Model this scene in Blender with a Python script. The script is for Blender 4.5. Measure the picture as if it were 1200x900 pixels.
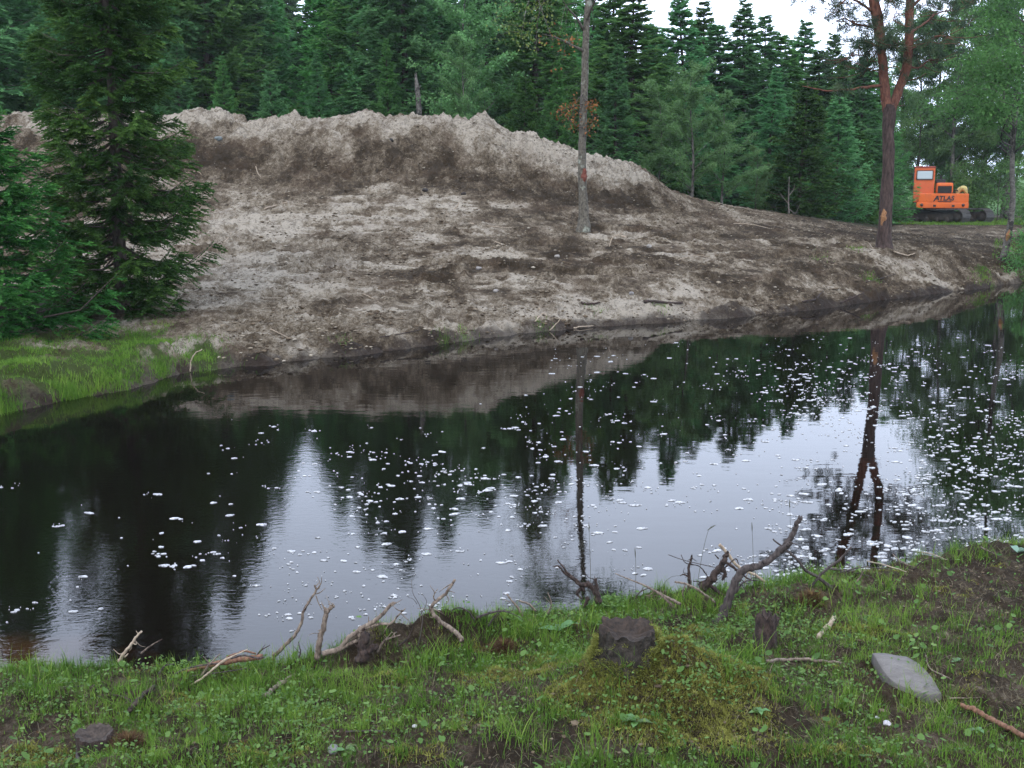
import bpy, math, random
import numpy as np
R = math.radians
rng = np.random.default_rng(7)
random.seed(7)
for o in list(bpy.data.objects): bpy.data.objects.remove(o)
S = bpy.context.scene
COL = S.collection

# ------------------------------------------------------------------ camera, sky, sun, exposure
CH = 2.0
PITCH = 10.42
FPX = 1250.0
cd = bpy.data.cameras.new('camera'); cam = bpy.data.objects.new('camera', cd); COL.objects.link(cam)
cam.location = (0, 0, CH); cam.rotation_euler = (R(90 - PITCH), 0, 0)
cd.sensor_width = 36; cd.lens = 36 * FPX / 1200; cd.clip_start = 0.05; cd.clip_end = 2000
S.camera = cam
W = bpy.data.worlds.new('World'); S.world = W; W.use_nodes = True
nt = W.node_tree; nt.nodes.clear()
out = nt.nodes.new('ShaderNodeOutputWorld'); bg = nt.nodes.new('ShaderNodeBackground')
sky = nt.nodes.new('ShaderNodeTexSky'); sky.sky_type = 'NISHITA'; sky.sun_disc = False
SUN_EL, SUN_ROT = 48, 200
sky.sun_elevation = R(SUN_EL); sky.sun_rotation = R(SUN_ROT); sky.air_density = 1.0; sky.dust_density = 2.5; sky.ozone_density = 1.0
# closed overcast: the sky light evened out into a pale cloud layer, slightly brighter overhead
hs = nt.nodes.new('ShaderNodeHueSaturation'); hs.inputs['Saturation'].default_value = 0.22
tc = nt.nodes.new('ShaderNodeTexCoord')
cn = nt.nodes.new('ShaderNodeTexNoise'); cn.inputs['Scale'].default_value = 1.6; cn.inputs['Detail'].default_value = 4
cr = nt.nodes.new('ShaderNodeValToRGB')
cr.color_ramp.elements[0].position = 0.3; cr.color_ramp.elements[0].color = (20.0, 23.2, 30.0, 1)
cr.color_ramp.elements[1].position = 0.72; cr.color_ramp.elements[1].color = (26.0, 29.5, 37.0, 1)
mx = nt.nodes.new('ShaderNodeMix'); mx.data_type = 'RGBA'; mx.inputs['Factor'].default_value = 0.8
nt.links.new(sky.outputs[0], hs.inputs['Color']); nt.links.new(tc.outputs['Generated'], cn.inputs['Vector'])
nt.links.new(cn.outputs['Fac'], cr.inputs[0]); nt.links.new(hs.outputs[0], mx.inputs['A']); nt.links.new(cr.outputs[0], mx.inputs['B'])
nt.links.new(mx.outputs['Result'], bg.inputs[0]); nt.links.new(bg.outputs[0], out.inputs[0])
bg.inputs[1].default_value = 0.10
sl = bpy.data.lights.new('sun', 'SUN'); sun = bpy.data.objects.new('sun', sl); COL.objects.link(sun)
sl.energy = 1.3; sl.angle = R(22); sl.color = (1.0, 0.93, 0.82)
sun.rotation_euler = (R(90 - SUN_EL), 0, R(180 - SUN_ROT))
V = S.view_settings; V.view_transform = 'Standard'; V.look = 'None'; V.exposure = 0.28; V.gamma = 1; V.use_curve_mapping = False
S.cycles.max_bounces = 6; S.cycles.diffuse_bounces = 3; S.cycles.glossy_bounces = 3; S.cycles.transmission_bounces = 4
S.cycles.transparent_max_bounces = 6; S.cycles.use_denoising = True; S.cycles.sample_clamp_indirect = 4
S.cycles.caustics_reflective = False; S.cycles.caustics_refractive = False

# ------------------------------------------------------------------ noise and projection helpers
_perm = np.random.default_rng(3).permutation(4096)
def noise2(x, y, seed=0):
    x = np.asarray(x, float); y = np.asarray(y, float)
    xi = np.floor(x).astype(int); yi = np.floor(y).astype(int); xf = x - xi; yf = y - yi
    def g(a, b, dx, dy):
        h = _perm[(_perm[(a + seed * 131) & 4095] + b) & 4095]; th = h * (2 * math.pi / 4096)
        return np.cos(th) * dx + np.sin(th) * dy
    u = xf**3 * (xf * (xf * 6 - 15) + 10); v = yf**3 * (yf * (yf * 6 - 15) + 10)
    a = g(xi, yi, xf, yf); b = g(xi + 1, yi, xf - 1, yf); c = g(xi, yi + 1, xf, yf - 1); d = g(xi + 1, yi + 1, xf - 1, yf - 1)
    return 1.5 * ((a * (1 - u) + b * u) * (1 - v) + (c * (1 - u) + d * u) * v)
def fbm(x, y, oct=4, seed=0, gain=0.5):
    s = 0; a = 1; n = 0
    for k in range(oct):
        s = s + a * noise2(np.asarray(x) * 2**k, np.asarray(y) * 2**k, seed + k * 7); n += a; a *= gain
    return s / n
def sstep(a, b, x): t = np.clip((np.asarray(x, float) - a) / (b - a), 0, 1); return t * t * (3 - 2 * t)
CP, SP = math.cos(R(PITCH)), math.sin(R(PITCH))
def ray(px, py):
    u = (px - 600) / FPX; v = (450 - py) / FPX
    f = CP + v * SP
    return u / f, (v * CP - SP) / f          # X and Z per metre of depth
def P(px, py, Y): a, e = ray(px, py); return np.array([a * Y, Y, CH + e * Y])
def G(px, py, z=0.0): a, e = ray(px, py); Y = (z - CH) / e; return np.array([a * Y, Y, z])
def M(px, py, Y): a, e = ray(px, py); return np.array([a * Y, Y, -e * Y - CH])    # a point known from its mirror image in the water

# ------------------------------------------------------------------ terrain height
WL = [(-400, 520), (0, 486), (60, 471), (150, 456), (210, 437), (260, 431), (300, 428), (400, 418), (500, 405), (600, 392), (700, 382), (800, 377),
      (850, 372), (900, 368), (960, 362), (1000, 356), (1040, 351), (1080, 346), (1150, 338), (1200, 331), (1600, 322)]
_wlt = []
for a, b in WL:
    g = G(a, b); _wlt.append((g[0] / g[1], g[1]))
_wlt = np.array(_wlt)
def farline(t): return np.interp(t, _wlt[:, 0], _wlt[:, 1])
# profiles: column pixel -> (pixel height, depth) from just above the water to beyond the crest
PROF = {
 -400: [(500, 9.2), (440, 11), (390, 14), (345, 20), (180, 27), (150, 28.5), (215, 34), (222, 60), (218, 120)],
 0:   [(455, 10.0), (420, 11.5), (385, 13.2), (330, 16.5), (250, 22.5), (150, 27), (136, 28.5), (205, 33), (222, 60), (216, 120)],
 90:  [(448, 10.4), (415, 12), (385, 13.4), (330, 16.5), (240, 23), (150, 27), (136, 28.5), (205, 33), (222, 60), (216, 120)],
 190: [(425, 11.8), (400, 12.9), (340, 16.0), (270, 20.6), (218, 24.2), (190, 25.2), (155, 27), (140, 28.0), (205, 33), (222, 60), (216, 120)],
 300: [(412, 12.5), (360, 15), (300, 18.8), (250, 22), (217, 24.5), (200, 25.3), (160, 26.6), (147, 27.8), (205, 33), (222, 60), (216, 120)],
 430: [(402, 13.1), (350, 15.9), (290, 19.8), (240, 23), (214, 24.8), (195, 25.4), (150, 26.6), (136, 27.6), (200, 33), (222, 60), (216, 120)],
 560: [(388, 14.0), (340, 16.6), (290, 19.8), (240, 23.5), (216, 25.2), (195, 25.8), (157, 26.8), (143, 27.6), (205, 33), (222, 60), (216, 120)],
 640: [(378, 14.6), (330, 17.3), (285, 20.6), (250, 23.6), (224, 25.6), (200, 26.4), (178, 27.2), (172, 28), (215, 33), (228, 60), (218, 120)],
 720: [(370, 15.3), (320, 18), (280, 21.2), (250, 24.4), (228, 26.4), (212, 27), (202, 27.6), (200, 28.4), (228, 33), (232, 60), (218, 120)],
 780: [(364, 15.8), (315, 18.6), (276, 22), (255, 24.6), (236, 27.2), (229, 28), (224, 28.6), (226, 30), (238, 36), (236, 60), (218, 120)],
 860: [(358, 16.4), (315, 19), (283, 21.8), (262, 25), (247, 29), (243, 31), (242, 33), (244, 36), (246, 44), (243, 60), (220, 120)],
 940: [(350, 17.2), (310, 19.7), (285, 22), (268, 25.4), (257, 30), (254, 33), (254, 36), (254, 40), (255, 46), (250, 60), (222, 120)],
 1035: [(338, 19.6), (310, 20.6), (290, 22), (279, 25.5), (269, 32), (266, 38), (264, 45), (262, 50), (260, 56), (254, 66), (224, 120)],
 1120: [(328, 20.6), (306, 21.6), (293, 23.2), (281, 27), (271, 33), (266, 42), (264, 47), (262, 51), (260, 56), (250, 66), (222, 120)],
 1200: [(322, 22.4), (316, 23), (300, 24.6), (286, 28), (274, 34), (267, 42), (264, 47), (262, 51), (258, 56), (246, 66), (220, 120)],
 1600: [(318, 23), (312, 23.8), (298, 25.5), (284, 29), (273, 34), (267, 42), (264, 47), (262, 51), (257, 56), (243, 66), (218, 120)],
}
YS = np.concatenate([np.arange(8, 40, 0.25), np.arange(40, 130, 2.0)])
_T = []; _Z = []
for px in sorted(PROF):
    pts = PROF[px]; t0 = (px - 600) / FPX / 1.0
    yw = float(farline(t0))
    ys = [yw - 3.0, yw - 1.0, yw] + [p[1] for p in pts]
    zs = [-0.8, -0.42, 0.0] + [CH + ray(px, p[0])[1] * p[1] for p in pts]
    z = np.interp(YS, ys, zs)
    k = np.array([1, 2, 3, 2, 1]) / 9.0
    zz = np.convolve(np.pad(z, 2, mode='edge'), k, 'valid')
    m = sstep(0.3, 1.2, YS - yw)
    _T.append(t0); _Z.append(z * (1 - m) + zz * m)
_T = np.array(_T); _Z = np.array(_Z)
_tt = np.linspace(_T[0], _T[-1], 161); _ZZ = np.empty((161, len(YS)))
for j in range(len(YS)):
    c = np.interp(_tt, _T, _Z[:, j]); _ZZ[:, j] = c
# the band round the water follows the waterline in every column
for i, t in enumerate(_tt):
    yw = float(farline(t)); base = _ZZ[i].copy()
    up = np.interp(YS, [yw - 3, yw - 1, yw, yw + 0.12, yw + 0.7], [-0.8, -0.42, 0.0, 0.1, 0.24])
    m = sstep(0.5, 1.6, YS - yw); _ZZ[i] = up * (1 - m) + base * m
def table(t, Y):
    t = np.clip(t, _tt[0], _tt[-1] - 1e-6); Yc = np.clip(Y, YS[0], YS[-1] - 1e-6)
    fi = (t - _tt[0]) / (_tt[1] - _tt[0]); i = fi.astype(int); fi = fi - i; i2 = np.minimum(i + 1, 160)
    j = np.clip(np.searchsorted(YS, Yc, side='right') - 1, 0, len(YS) - 2); fj = (Yc - YS[j]) / (YS[j + 1] - YS[j])
    return (_ZZ[i, j] * (1 - fi) + _ZZ[i2, j] * fi) * (1 - fj) + (_ZZ[i, j + 1] * (1 - fi) + _ZZ[i2, j + 1] * fi) * fj
NL = [(-60, 800), (0, 792), (100, 785), (200, 790), (300, 780), (380, 775), (450, 762), (520, 745), (560, 735), (620, 722), (700, 712), (800, 700), (900, 688),
      (1000, 672), (1080, 655), (1140, 648), (1200, 640), (1300, 630)]
_nl = np.array([G(a, b, 0.12)[:2] for a, b in NL])
def nearline(X): return np.interp(X, _nl[:, 0], _nl[:, 1]) + 0.09 + 0.05 * noise2(np.asarray(X) * 2.3, 3.3, 5) + 0.02 * noise2(np.asarray(X) * 9, 1.3, 6)
HEAPS = [(-60, 0.25, 1.6), (60, 0.2, 1.2), (150, 0.25, 1.0), (232, 0.32, 0.9), (262, 0.22, 0.6), (290, .12, .5), (343, 0.22, 0.6), (320, 0.10, 0.4), (400, 0.08, .5), (432, 0.12, 0.6), (488, 0.12, 0.5), (522, 0.22, .5), (560, .22, .4),
         (574, 0.2, 0.4), (630, 0.22, 0.8), (682, 0.12, 0.6), (735, 0.3, 0.9), (762, 0.25, 0.7), (700, 0.1, 0.6)]
def gauss(X, Y, c, sx, sy=None, ang=0.0):
    sy = sy or sx; dx = X - c[0]; dy = Y - c[1]; ca, sa = math.cos(ang), math.sin(ang)
    return np.exp(-0.5 * (((dx * ca + dy * sa) / sx)**2 + ((-dx * sa + dy * ca) / sy)**2))
BUMPS = []          # near bank: (centre, sx, sy, height, angle)
def nearz(X, Y):
    d = nearline(X) - Y
    z = np.where(d < 0, np.maximum(-0.5, 0.7 * d - 0.02 + 0 * X), 0.16 * sstep(0, 0.16, d) + 0.055 * np.clip(d, 0, 5))
    shallow = gauss(X, Y, (-2.1, 4.35), 0.65, 0.5)          # sandy shallows at the left end
    z = np.where((d < 0), np.maximum(z, -0.5 + 0.43 * shallow), z)
    inl = sstep(0, 0.3, d)
    z = z + inl * (0.05 * fbm(X * 1.1, Y * 1.1, 3, 11) + 0.028 * fbm(X * 4.5, Y * 4.5, 3, 12) + 0.010 * noise2(X * 22, Y * 22, 13))
    z = z + 0.02 * noise2(X * 9, Y * 9, 14) * sstep(-0.1, 0.1, d)
    for c, sx, sy, h, a in BUMPS: z = z + h * gauss(X, Y, c, sx, sy, a) * (1 + 0.25 * fbm(X * 7, Y * 7, 3, 17))
    return z
TRACKS = []
def workmarks(X, Y):
    """crawler imprints and flat blade-scraped slabs on the bank: slab, track bed, cleat grooves, rim"""
    X = np.asarray(X, float); Y = np.asarray(Y, float); tm = 0 * X; gv = 0 * X; rim = 0 * X
    for (ax_, ay_), (bx_, by_) in TRACKS:
        L_ = math.hypot(bx_ - ax_, by_ - ay_); ux, uy = (bx_ - ax_) / L_, (by_ - ay_) / L_
        for off in (0.0, 1.9 if L_ < 6 else 2.4):
            u = (X - ax_) * ux + (Y - ay_) * uy; v = -(X - ax_) * uy + (Y - ay_) * ux + .10 * np.sin(u * 1.3) + off
            br = sstep(-.25, .15, noise2(u * .8 + ax_, v * .3 + ay_, 41))
            m = sstep(.33, .27, np.abs(v)) * sstep(0, .3, u) * sstep(L_, L_ - .3, u) * br
            tm = np.maximum(tm, m); gv = np.maximum(gv, m * sstep(-.1, .5, np.sin(u * 2 * math.pi / .26))); rim = np.maximum(rim, np.exp(-((np.abs(v) - .38) / .07)**2) * sstep(0, .3, u) * sstep(L_, L_ - .3, u) * br)
    px = 600 + X / np.maximum(Y, 1) * FPX
    reg = np.clip(gauss(px, Y, (340, 17.5), 150, 4.0) + .55 * gauss(px, Y, (640, 18.5), 200, 4) + .4 * gauss(px, Y, (560, 23), 150, 1.5), 0, 1)
    c_, s_ = math.cos(-.22), math.sin(-.22); U = X * c_ - Y * s_ + .12 * noise2(X * 1.5, Y * 1.5, 42); Vv = X * s_ + Y * c_ + .12 * noise2(X * 1.5, Y * 1.5, 43)
    slab = 0 * X
    for k, (a, b) in enumerate(((1.15, .62), (1.7, .8))):
        ui = np.floor(U / a + .37 * k); vi = np.floor(Vv / b); h = (np.sin(ui * 12.9898 + vi * 78.233 + k * 31.7) * 43758.5453) % 1.0; fu = U / a + .37 * k - ui; fv = Vv / b - vi
        slab = np.maximum(slab, (h < .24 * reg + .01) * sstep(0, .08, fu) * sstep(1, .85, fu) * sstep(0, .12, fv) * sstep(1, .72, fv))
    slab = slab * sstep(-.35, .05, fbm(X * 2.6, Y * 2.6, 3, 44) + .08) * sstep(25, 23.5, Y)
    return slab, tm, gv, rim
def farz(X, Y):
    t = X / np.maximum(Y, 1.0)
    dd = Y - farline(t)
    jit = 0.20 * fbm(X * 1.1, Y * .5, 4, 29, 0.6) + .05 * noise2(X * 7, Y * 7, 33)
    z = table(t, Y + jit * sstep(2.0, 0.5, np.abs(dd)))
    px = 600 + t * FPX
    yw = farline(t); d = Y - yw
    on0 = sstep(-0.1, 0.45, d) * sstep(70, 40, Y)
    slab, tm, gv, rim = workmarks(X, Y); on = on0 * (1 - .75 * np.maximum(slab, tm)); 
    mound = sstep(24.0, 25.5, Y) * sstep(31, 29, Y) * sstep(840, 740, px)
    for hx, hh, sw in HEAPS:
        c = P(hx, 150, 27.9); z = z + hh * np.exp(-0.5 * (((X - c[0]) / (sw * .55))**2 + ((Y - 27.7) / 0.9)**2)) * 0.9
    z = z + on * (0.07 * fbm(X * 0.5, Y * 0.8, 3, 21) + 0.05 * fbm(X * 1.7, Y * 2.4, 4, 22) * (0.7 + 1.0 * mound))
    # scraped terraces and ruts running along the slope, clods between them
    r = noise2(X * 0.45 + 0.35 * Y, Y * 2.6 - 0.5 * X, 31)
    z = z + on * (1 - mound) * 0.10 * (sstep(-0.05, 0.25, r) - 0.5) * sstep(24.5, 22, Y) * sstep(-.3, .3, noise2(X * .3, Y * .3, 77))
    c = np.abs(fbm(X * 3.1, Y * 2.0, 4, 23, 0.65)); z = z + on * 0.085 * c * (1 + 0.8 * mound)
    z = z + on * 0.035 * np.maximum(0, fbm(X * 6.3, Y * 6.3, 3, 28, 0.7))
    z = z + on * mound * (0.20 * np.abs(fbm(X * 1.0 + 3, Y * 1.3, 4, 36, 0.6)) + 0.10 * fbm(X * 2.6, Y * 2.6, 3, 37, .7))
    c2 = np.abs(noise2(X * 1.3 + 7, Y * 1.9, 24)); z = z - on * mound * 0.16 * sstep(0.25, 0.0, c2)
    z = z + on * 0.026 * noise2(X * 14, Y * 9, 25)
    sh = sstep(-0.3, 0.05, d) * sstep(1.3, 0.4, d); z = z + sh * (0.07 * noise2(X * 1.9, Y * 1.4, 26) + 0.05 * np.abs(noise2(X * 5, Y * 5, 34)) + .03 * noise2(X * 11, Y * 11, 35))
    z = z - on * (.03 * tm + .045 * gv) + .035 * rim + on * .035 * slab
    gr = sstep(250, 120, px) * sstep(3.2, 2.2, d) * sstep(0, .4, d)
    z = z + gr * 0.07 * fbm(X * 2.2, Y * 2.2, 2, 27)
    return z
def height(X, Y):
    X = np.asarray(X, float); Y = np.asarray(Y, float)
    return np.where(Y < 7.5, nearz(X, Y), farz(X, Y))
def hz(x, y): return float(height(np.array([x]), np.array([y]))[0])
def GP(px, py, lo=1.5, hi=80):
    a, e = ray(px, py)
    if py > 600: hi = 8.0
    else: lo = 8.5
    Y = np.exp(np.linspace(math.log(lo), math.log(hi), 700)); q = height(a * Y, Y) - (CH + e * Y); m = np.nonzero(q >= 0)[0]
    if len(m) and m[0] > 0: k = m[0]; f = q[k] / (q[k] - q[k - 1] + 1e-12); y = Y[k] + (Y[k - 1] - Y[k]) * f
    else: y = Y[m[0]] if len(m) else G(px, py)[1]
    return np.array([a * y, y, hz(a * y, y)])
_tk = []
for a, b in (((262, 352), (318, 262)), ((300, 356), (352, 266)), ((405, 388), (452, 300)), ((448, 384), (490, 296)), ((250, 300), (440, 286)), ((258, 322), (430, 308)), ((520, 372), (640, 305)), ((566, 376), (690, 312)), ((560, 262), (830, 256)), ((520, 276), (820, 272)), ((730, 330), (900, 282)), ((790, 344), (960, 296)), ((330, 330), (560, 250)), ((380, 340), (600, 262)), ((640, 250), (900, 262)), ((210, 250), (480, 236)), ((215, 238), (520, 228))):
    _tk.append((tuple(GP(*a)[:2]), tuple(GP(*b)[:2])))
TRACKS.extend(_tk)
_c = G(785, 800, 0.3); BUMPS.append(((_c[0], _c[1]), 0.25, 0.17, 0.16, 0.0))
_c = G(745, 775, 0.3); BUMPS.append(((_c[0], _c[1]), 0.2, 0.12, 0.05, 0.0))
_c = G(500, 748, 0.2); BUMPS.append(((_c[0], _c[1]), 0.24, 0.055, 0.13, 0.45))
_c = G(430, 768, 0.2); BUMPS.append(((_c[0], _c[1]), 0.08, 0.05, 0.07, 0.2))
_c = G(135, 868, 0.35); BUMPS.append(((_c[0], _c[1]), 0.10, 0.09, 0.05, 0.0))
_c = G(640, 740, 0.2); BUMPS.append(((_c[0], _c[1]), 0.25, 0.07, 0.04, 0.2))
_c = G(940, 700, 0.2); BUMPS.append(((_c[0], _c[1]), 0.2, 0.07, 0.05, 0.1))

# ------------------------------------------------------------------ mesh helpers
def tag(o, label=None, cat=None, group=None, kind=None):
    if label: o['label'] = label
    if cat: o['category'] = cat
    if group: o['group'] = group
    if kind: o['kind'] = kind
    return o
def mk(name, V_, F_, mat=None, parent=None, smooth=True, fattr=None, vattr=None):
    """F_: one array of equal faces, or a list of such arrays"""
    V_ = np.asarray(V_, np.float32); Fs = F_ if isinstance(F_, list) else [F_]
    Fs = [np.asarray(f, np.int32) for f in Fs if len(f)]
    me = bpy.data.meshes.new(name)
    nl = sum(f.size for f in Fs); nf = sum(len(f) for f in Fs)
    me.vertices.add(len(V_)); me.vertices.foreach_set('co', V_.ravel())
    me.loops.add(nl); me.polygons.add(nf)
    me.loops.foreach_set('vertex_index', np.concatenate([f.ravel() for f in Fs]))
    tot = np.concatenate([np.full(len(f), f.shape[1], np.int32) for f in Fs])
    me.polygons.foreach_set('loop_start', np.concatenate([[0], np.cumsum(tot)[:-1]]).astype(np.int32))
    me.polygons.foreach_set('use_smooth', np.full(nf, smooth))
    me.update(calc_edges=True); me.validate()
    for k, a in (fattr or {}).items():
        at = me.attributes.new(k, 'FLOAT', 'FACE')
        if len(a) == len(me.polygons): at.data.foreach_set('value', np.asarray(a, np.float32))
    for k, a in (vattr or {}).items():
        at = me.attributes.new(k, 'FLOAT', 'POINT'); at.data.foreach_set('value', np.asarray(a, np.float32))
    if mat: me.materials.append(mat)
    o = bpy.data.objects.new(name, me); COL.objects.link(o)
    if parent: o.parent = parent
    return o
def empty(name, loc, label=None, cat=None, group=None, rz=0):
    o = bpy.data.objects.new(name, None); COL.objects.link(o); o.location = loc; o.rotation_euler = (0, 0, rz)
    return tag(o, label, cat, group)
def catmull(pts, n=8):
    p = np.asarray(pts, float)
    if len(p) < 3: 
        s = np.linspace(0, 1, n + 1)[:, None]; return p[0] * (1 - s) + p[-1] * s
    q = np.vstack([2 * p[0] - p[1], p, 2 * p[-1] - p[-2]]); o = []
    for i in range(1, len(q) - 2):
        t = np.linspace(0, 1, n, endpoint=False)[:, None]
        o.append(0.5 * (2 * q[i] + (q[i + 1] - q[i - 1]) * t + (2 * q[i - 1] - 5 * q[i] + 4 * q[i + 1] - q[i + 2]) * t**2 + (3 * q[i] - q[i - 1] - 3 * q[i + 1] + q[i + 2]) * t**3))
    o.append(q[-2][None]); return np.vstack(o)
def tube(pts, rad, sides=8, n=6, rough=0.12, jag=0.0, seed=0, wob=0.0):
    """closed tapered tube along a smoothed path; returns verts, quads, tris"""
    rr = np.asarray(rad, float)
    path = catmull(np.column_stack([np.asarray(pts, float), rr]) , n)
    r = np.maximum(path[:, 3], 1e-4); c = path[:, :3]; k = len(c)
    if wob: 
        s = np.arange(k) * 0.7 + seed * 3.1
        c = c + wob * np.column_stack([noise2(s, 0 * s + .5, seed), noise2(s, 0 * s + 4.5, seed), noise2(s, 0 * s + 8.5, seed)]) * r.mean()
    T = np.gradient(c, axis=0); T /= np.linalg.norm(T, axis=1)[:, None] + 1e-9
    up = np.array([0, 0, 1.0]) if abs(T[0][2]) < 0.9 else np.array([1.0, 0, 0])
    A = np.empty_like(c); a = np.cross(up, T[0]); a /= np.linalg.norm(a); A[0] = a
    for i in range(1, k):
        a = A[i - 1] - T[i] * (A[i - 1] @ T[i]); A[i] = a / (np.linalg.norm(a) + 1e-9)
    B = np.cross(T, A); th = np.arange(sides) * 2 * math.pi / sides
    L = np.concatenate([[0], np.cumsum(np.linalg.norm(np.diff(c, axis=0), axis=1))])
    sc = 1 / max(r.mean(), 1e-4)
    nz = noise2((L * sc * 0.35)[:, None] + 0 * th[None], (np.cos(th) * 1.2 + 5)[None] + (np.sin(th)[None]) + 0 * L[:, None], seed + 40) + 0.6 * noise2((L * sc * 1.1)[:, None] + 0 * th[None], (np.cos(th) * 2.2 + 9)[None] + (1.7 * np.sin(th)[None]) + 0 * L[:, None], seed + 41)
    rad2 = r[:, None] * (1 + rough * nz)
    Vv = c[:, None] + rad2[..., None] * (np.cos(th)[None, :, None] * A[:, None] + np.sin(th)[None, :, None] * B[:, None])
    if jag: Vv[-1] += (T[-1][None] * (np.random.default_rng(seed).uniform(-1, 1, sides) * jag)[:, None])
    Vv = Vv.reshape(-1, 3); i = np.arange(k - 1)[:, None] * sides; j = np.arange(sides)[None]; j2 = (j + 1) % sides
    Q = np.stack([i + j, i + j2, i + sides + j2, i + sides + j], -1).reshape(-1, 4)
    Vv = np.vstack([Vv, c[0], c[-1]]); jj = np.arange(sides); n0 = k * sides
    T1 = np.column_stack([jj, np.full(sides, n0), (jj + 1) % sides])[:, [0, 1, 2]]
    e = (k - 1) * sides
    T2 = np.column_stack([e + jj, e + (jj + 1) % sides, np.full(sides, n0 + 1)])
    return Vv, Q, np.vstack([T1, T2])
class Bag:
    def __init__(s): s.v = []; s.q = []; s.t = []; s.n = 0; s.tq = []; s.tt = []
    def add(s, V_, Q=None, T=None, tint=0.5):
        s.v.append(V_)
        if Q is not None and len(Q): s.q.append(np.asarray(Q) + s.n); s.tq.append(np.broadcast_to(tint, len(Q)))
        if T is not None and len(T): s.t.append(np.asarray(T) + s.n); s.tt.append(np.broadcast_to(tint, len(T)))
        s.n += len(V_); return s
    def tube(s, *a, **k): t = k.pop('tint', 0.5); s.add(*tube(*a, **k), tint=t); return s
    def build(s, name, mat, parent=None, smooth=True):
        F = []; A = []
        if s.q: F.append(np.vstack(s.q)); A.append(np.concatenate(s.tq))
        if s.t: F.append(np.vstack(s.t)); A.append(np.concatenate(s.tt))
        return mk(name, np.vstack(s.v), F, mat, parent, smooth, {'tint': np.concatenate(A)})
def rel(pts, o): return np.asarray(pts, float) - np.asarray(o, float)

# ------------------------------------------------------------------ materials
class NB:
    def __init__(s, name):
        s.m = bpy.data.materials.new(name); s.m.use_nodes = True; s.t = s.m.node_tree; s.t.nodes.clear()
        s.out = s.n('ShaderNodeOutputMaterial'); s.b = s.n('ShaderNodeBsdfPrincipled'); s.l(s.b.outputs[0], s.out.inputs[0])
    def n(s, k, **kw):
        x = s.t.nodes.new(k)
        for a, b in kw.items(): setattr(x, a, b)
        return x
    def l(s, a, b): s.t.links.new(a, b)
    def val(s, sock, v):
        if hasattr(v, 'node'): s.l(v, sock)
        else:
            if isinstance(v, (tuple, list)) and len(v) == 3 and sock.type == 'RGBA': v = (*v, 1)
            sock.default_value = v
    def obj(s): return s.n('ShaderNodeTexCoord').outputs['Object']
    def geo(s): return s.n('ShaderNodeNewGeometry').outputs['Position']
    def map(s, v, sc): 
        m = s.n('ShaderNodeMapping'); s.l(v, m.inputs[0]); m.inputs['Scale'].default_value = sc; return m.outputs[0]
    def noise(s, v, scale, detail=4, rough=0.55, dist=0.0):
        x = s.n('ShaderNodeTexNoise'); s.l(v, x.inputs['Vector']); x.inputs['Scale'].default_value = scale; x.inputs['Detail'].default_value = detail
        x.inputs['Roughness'].default_value = rough; x.inputs['Distortion'].default_value = dist; return x.outputs['Fac']
    def ramp(s, f, stops):
        r = s.n('ShaderNodeValToRGB'); s.val(r.inputs[0], f); e = r.color_ramp.elements
        while len(e) < len(stops): e.new(0.5)
        for i, (p, c) in enumerate(stops): e[i].position = p; e[i].color = (c, c, c, 1) if not isinstance(c, (tuple, list)) else (*c, 1)
        return r.outputs[0]
    def mix(s, f, a, b):
        m = s.n('ShaderNodeMix', data_type='RGBA'); s.val(m.inputs['Factor'], f); s.val(m.inputs['A'], a); s.val(m.inputs['B'], b); return m.outputs['Result']
    def math(s, op, a, b=0.0, clamp=False):
        m = s.n('ShaderNodeMath', operation=op, use_clamp=clamp); s.val(m.inputs[0], a); s.val(m.inputs[1], b); return m.outputs[0]
    def attr(s, name): x = s.n('ShaderNodeAttribute'); x.attribute_name = name; return x.outputs['Fac']
    def bump(s, h, strength=0.5, dist=0.02):
        b = s.n('ShaderNodeBump'); b.inputs['Strength'].default_value = strength; b.inputs['Distance'].default_value = dist; s.l(h, b.inputs['Height']); s.l(b.outputs[0], s.b.inputs['Normal']); return b
    def set(s, color=None, rough=0.8, spec=0.3):
        if color is not None: s.val(s.b.inputs['Base Color'], color)
        s.val(s.b.inputs['Roughness'], rough); s.b.inputs['Specular IOR Level'].default_value = spec; return s
def leaf_mat(name, dark, mid, light, trans=0.25, rough=0.6, spec=0.25, vary=0.6):
    b = NB(name); t = b.attr('tint'); 
    oi = b.n('ShaderNodeObjectInfo').outputs['Random']
    c = b.ramp(t, [(0.0, dark), (0.5, mid), (1.0, light)])
    h = b.n('ShaderNodeHueSaturation'); b.l(c, h.inputs['Color'])
    b.l(b.math('ADD', b.math('MULTIPLY', oi, 0.035), 0.4825), h.inputs['Hue']); b.l(b.math('ADD', b.math('MULTIPLY', oi, vary), 1 - vary / 2), h.inputs['Value'])
    b.set(h.outputs[0], rough, spec)
    tr = b.n('ShaderNodeBsdfTranslucent'); b.l(h.outputs[0], tr.inputs[0]); ms = b.n('ShaderNodeMixShader'); ms.inputs[0].default_value = trans
    b.l(b.b.outputs[0], ms.inputs[1]); b.l(tr.outputs[0], ms.inputs[2]); b.l(ms.outputs[0], b.out.inputs[0]); return b.m
def bark_mat(name, c0, c1, c2=None, p2=0.62, sc=(6, 6, 1.5), scale=5, bump=0.6, dist=0.01, rough=0.85):
    b = NB(name); o = b.obj(); v = b.map(o, sc); f = b.noise(v, scale, 6, 0.65)
    c = b.ramp(f, [(0.35, c0), (0.65, c1)])
    if c2: c = b.mix(b.ramp(b.noise(o, scale * 0.9, 5, 0.7), [(p2, 0.0), (p2 + 0.06, 1.0)]), c, c2)
    b.set(c, rough, 0.25); b.bump(f, bump, dist); return b.m
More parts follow.
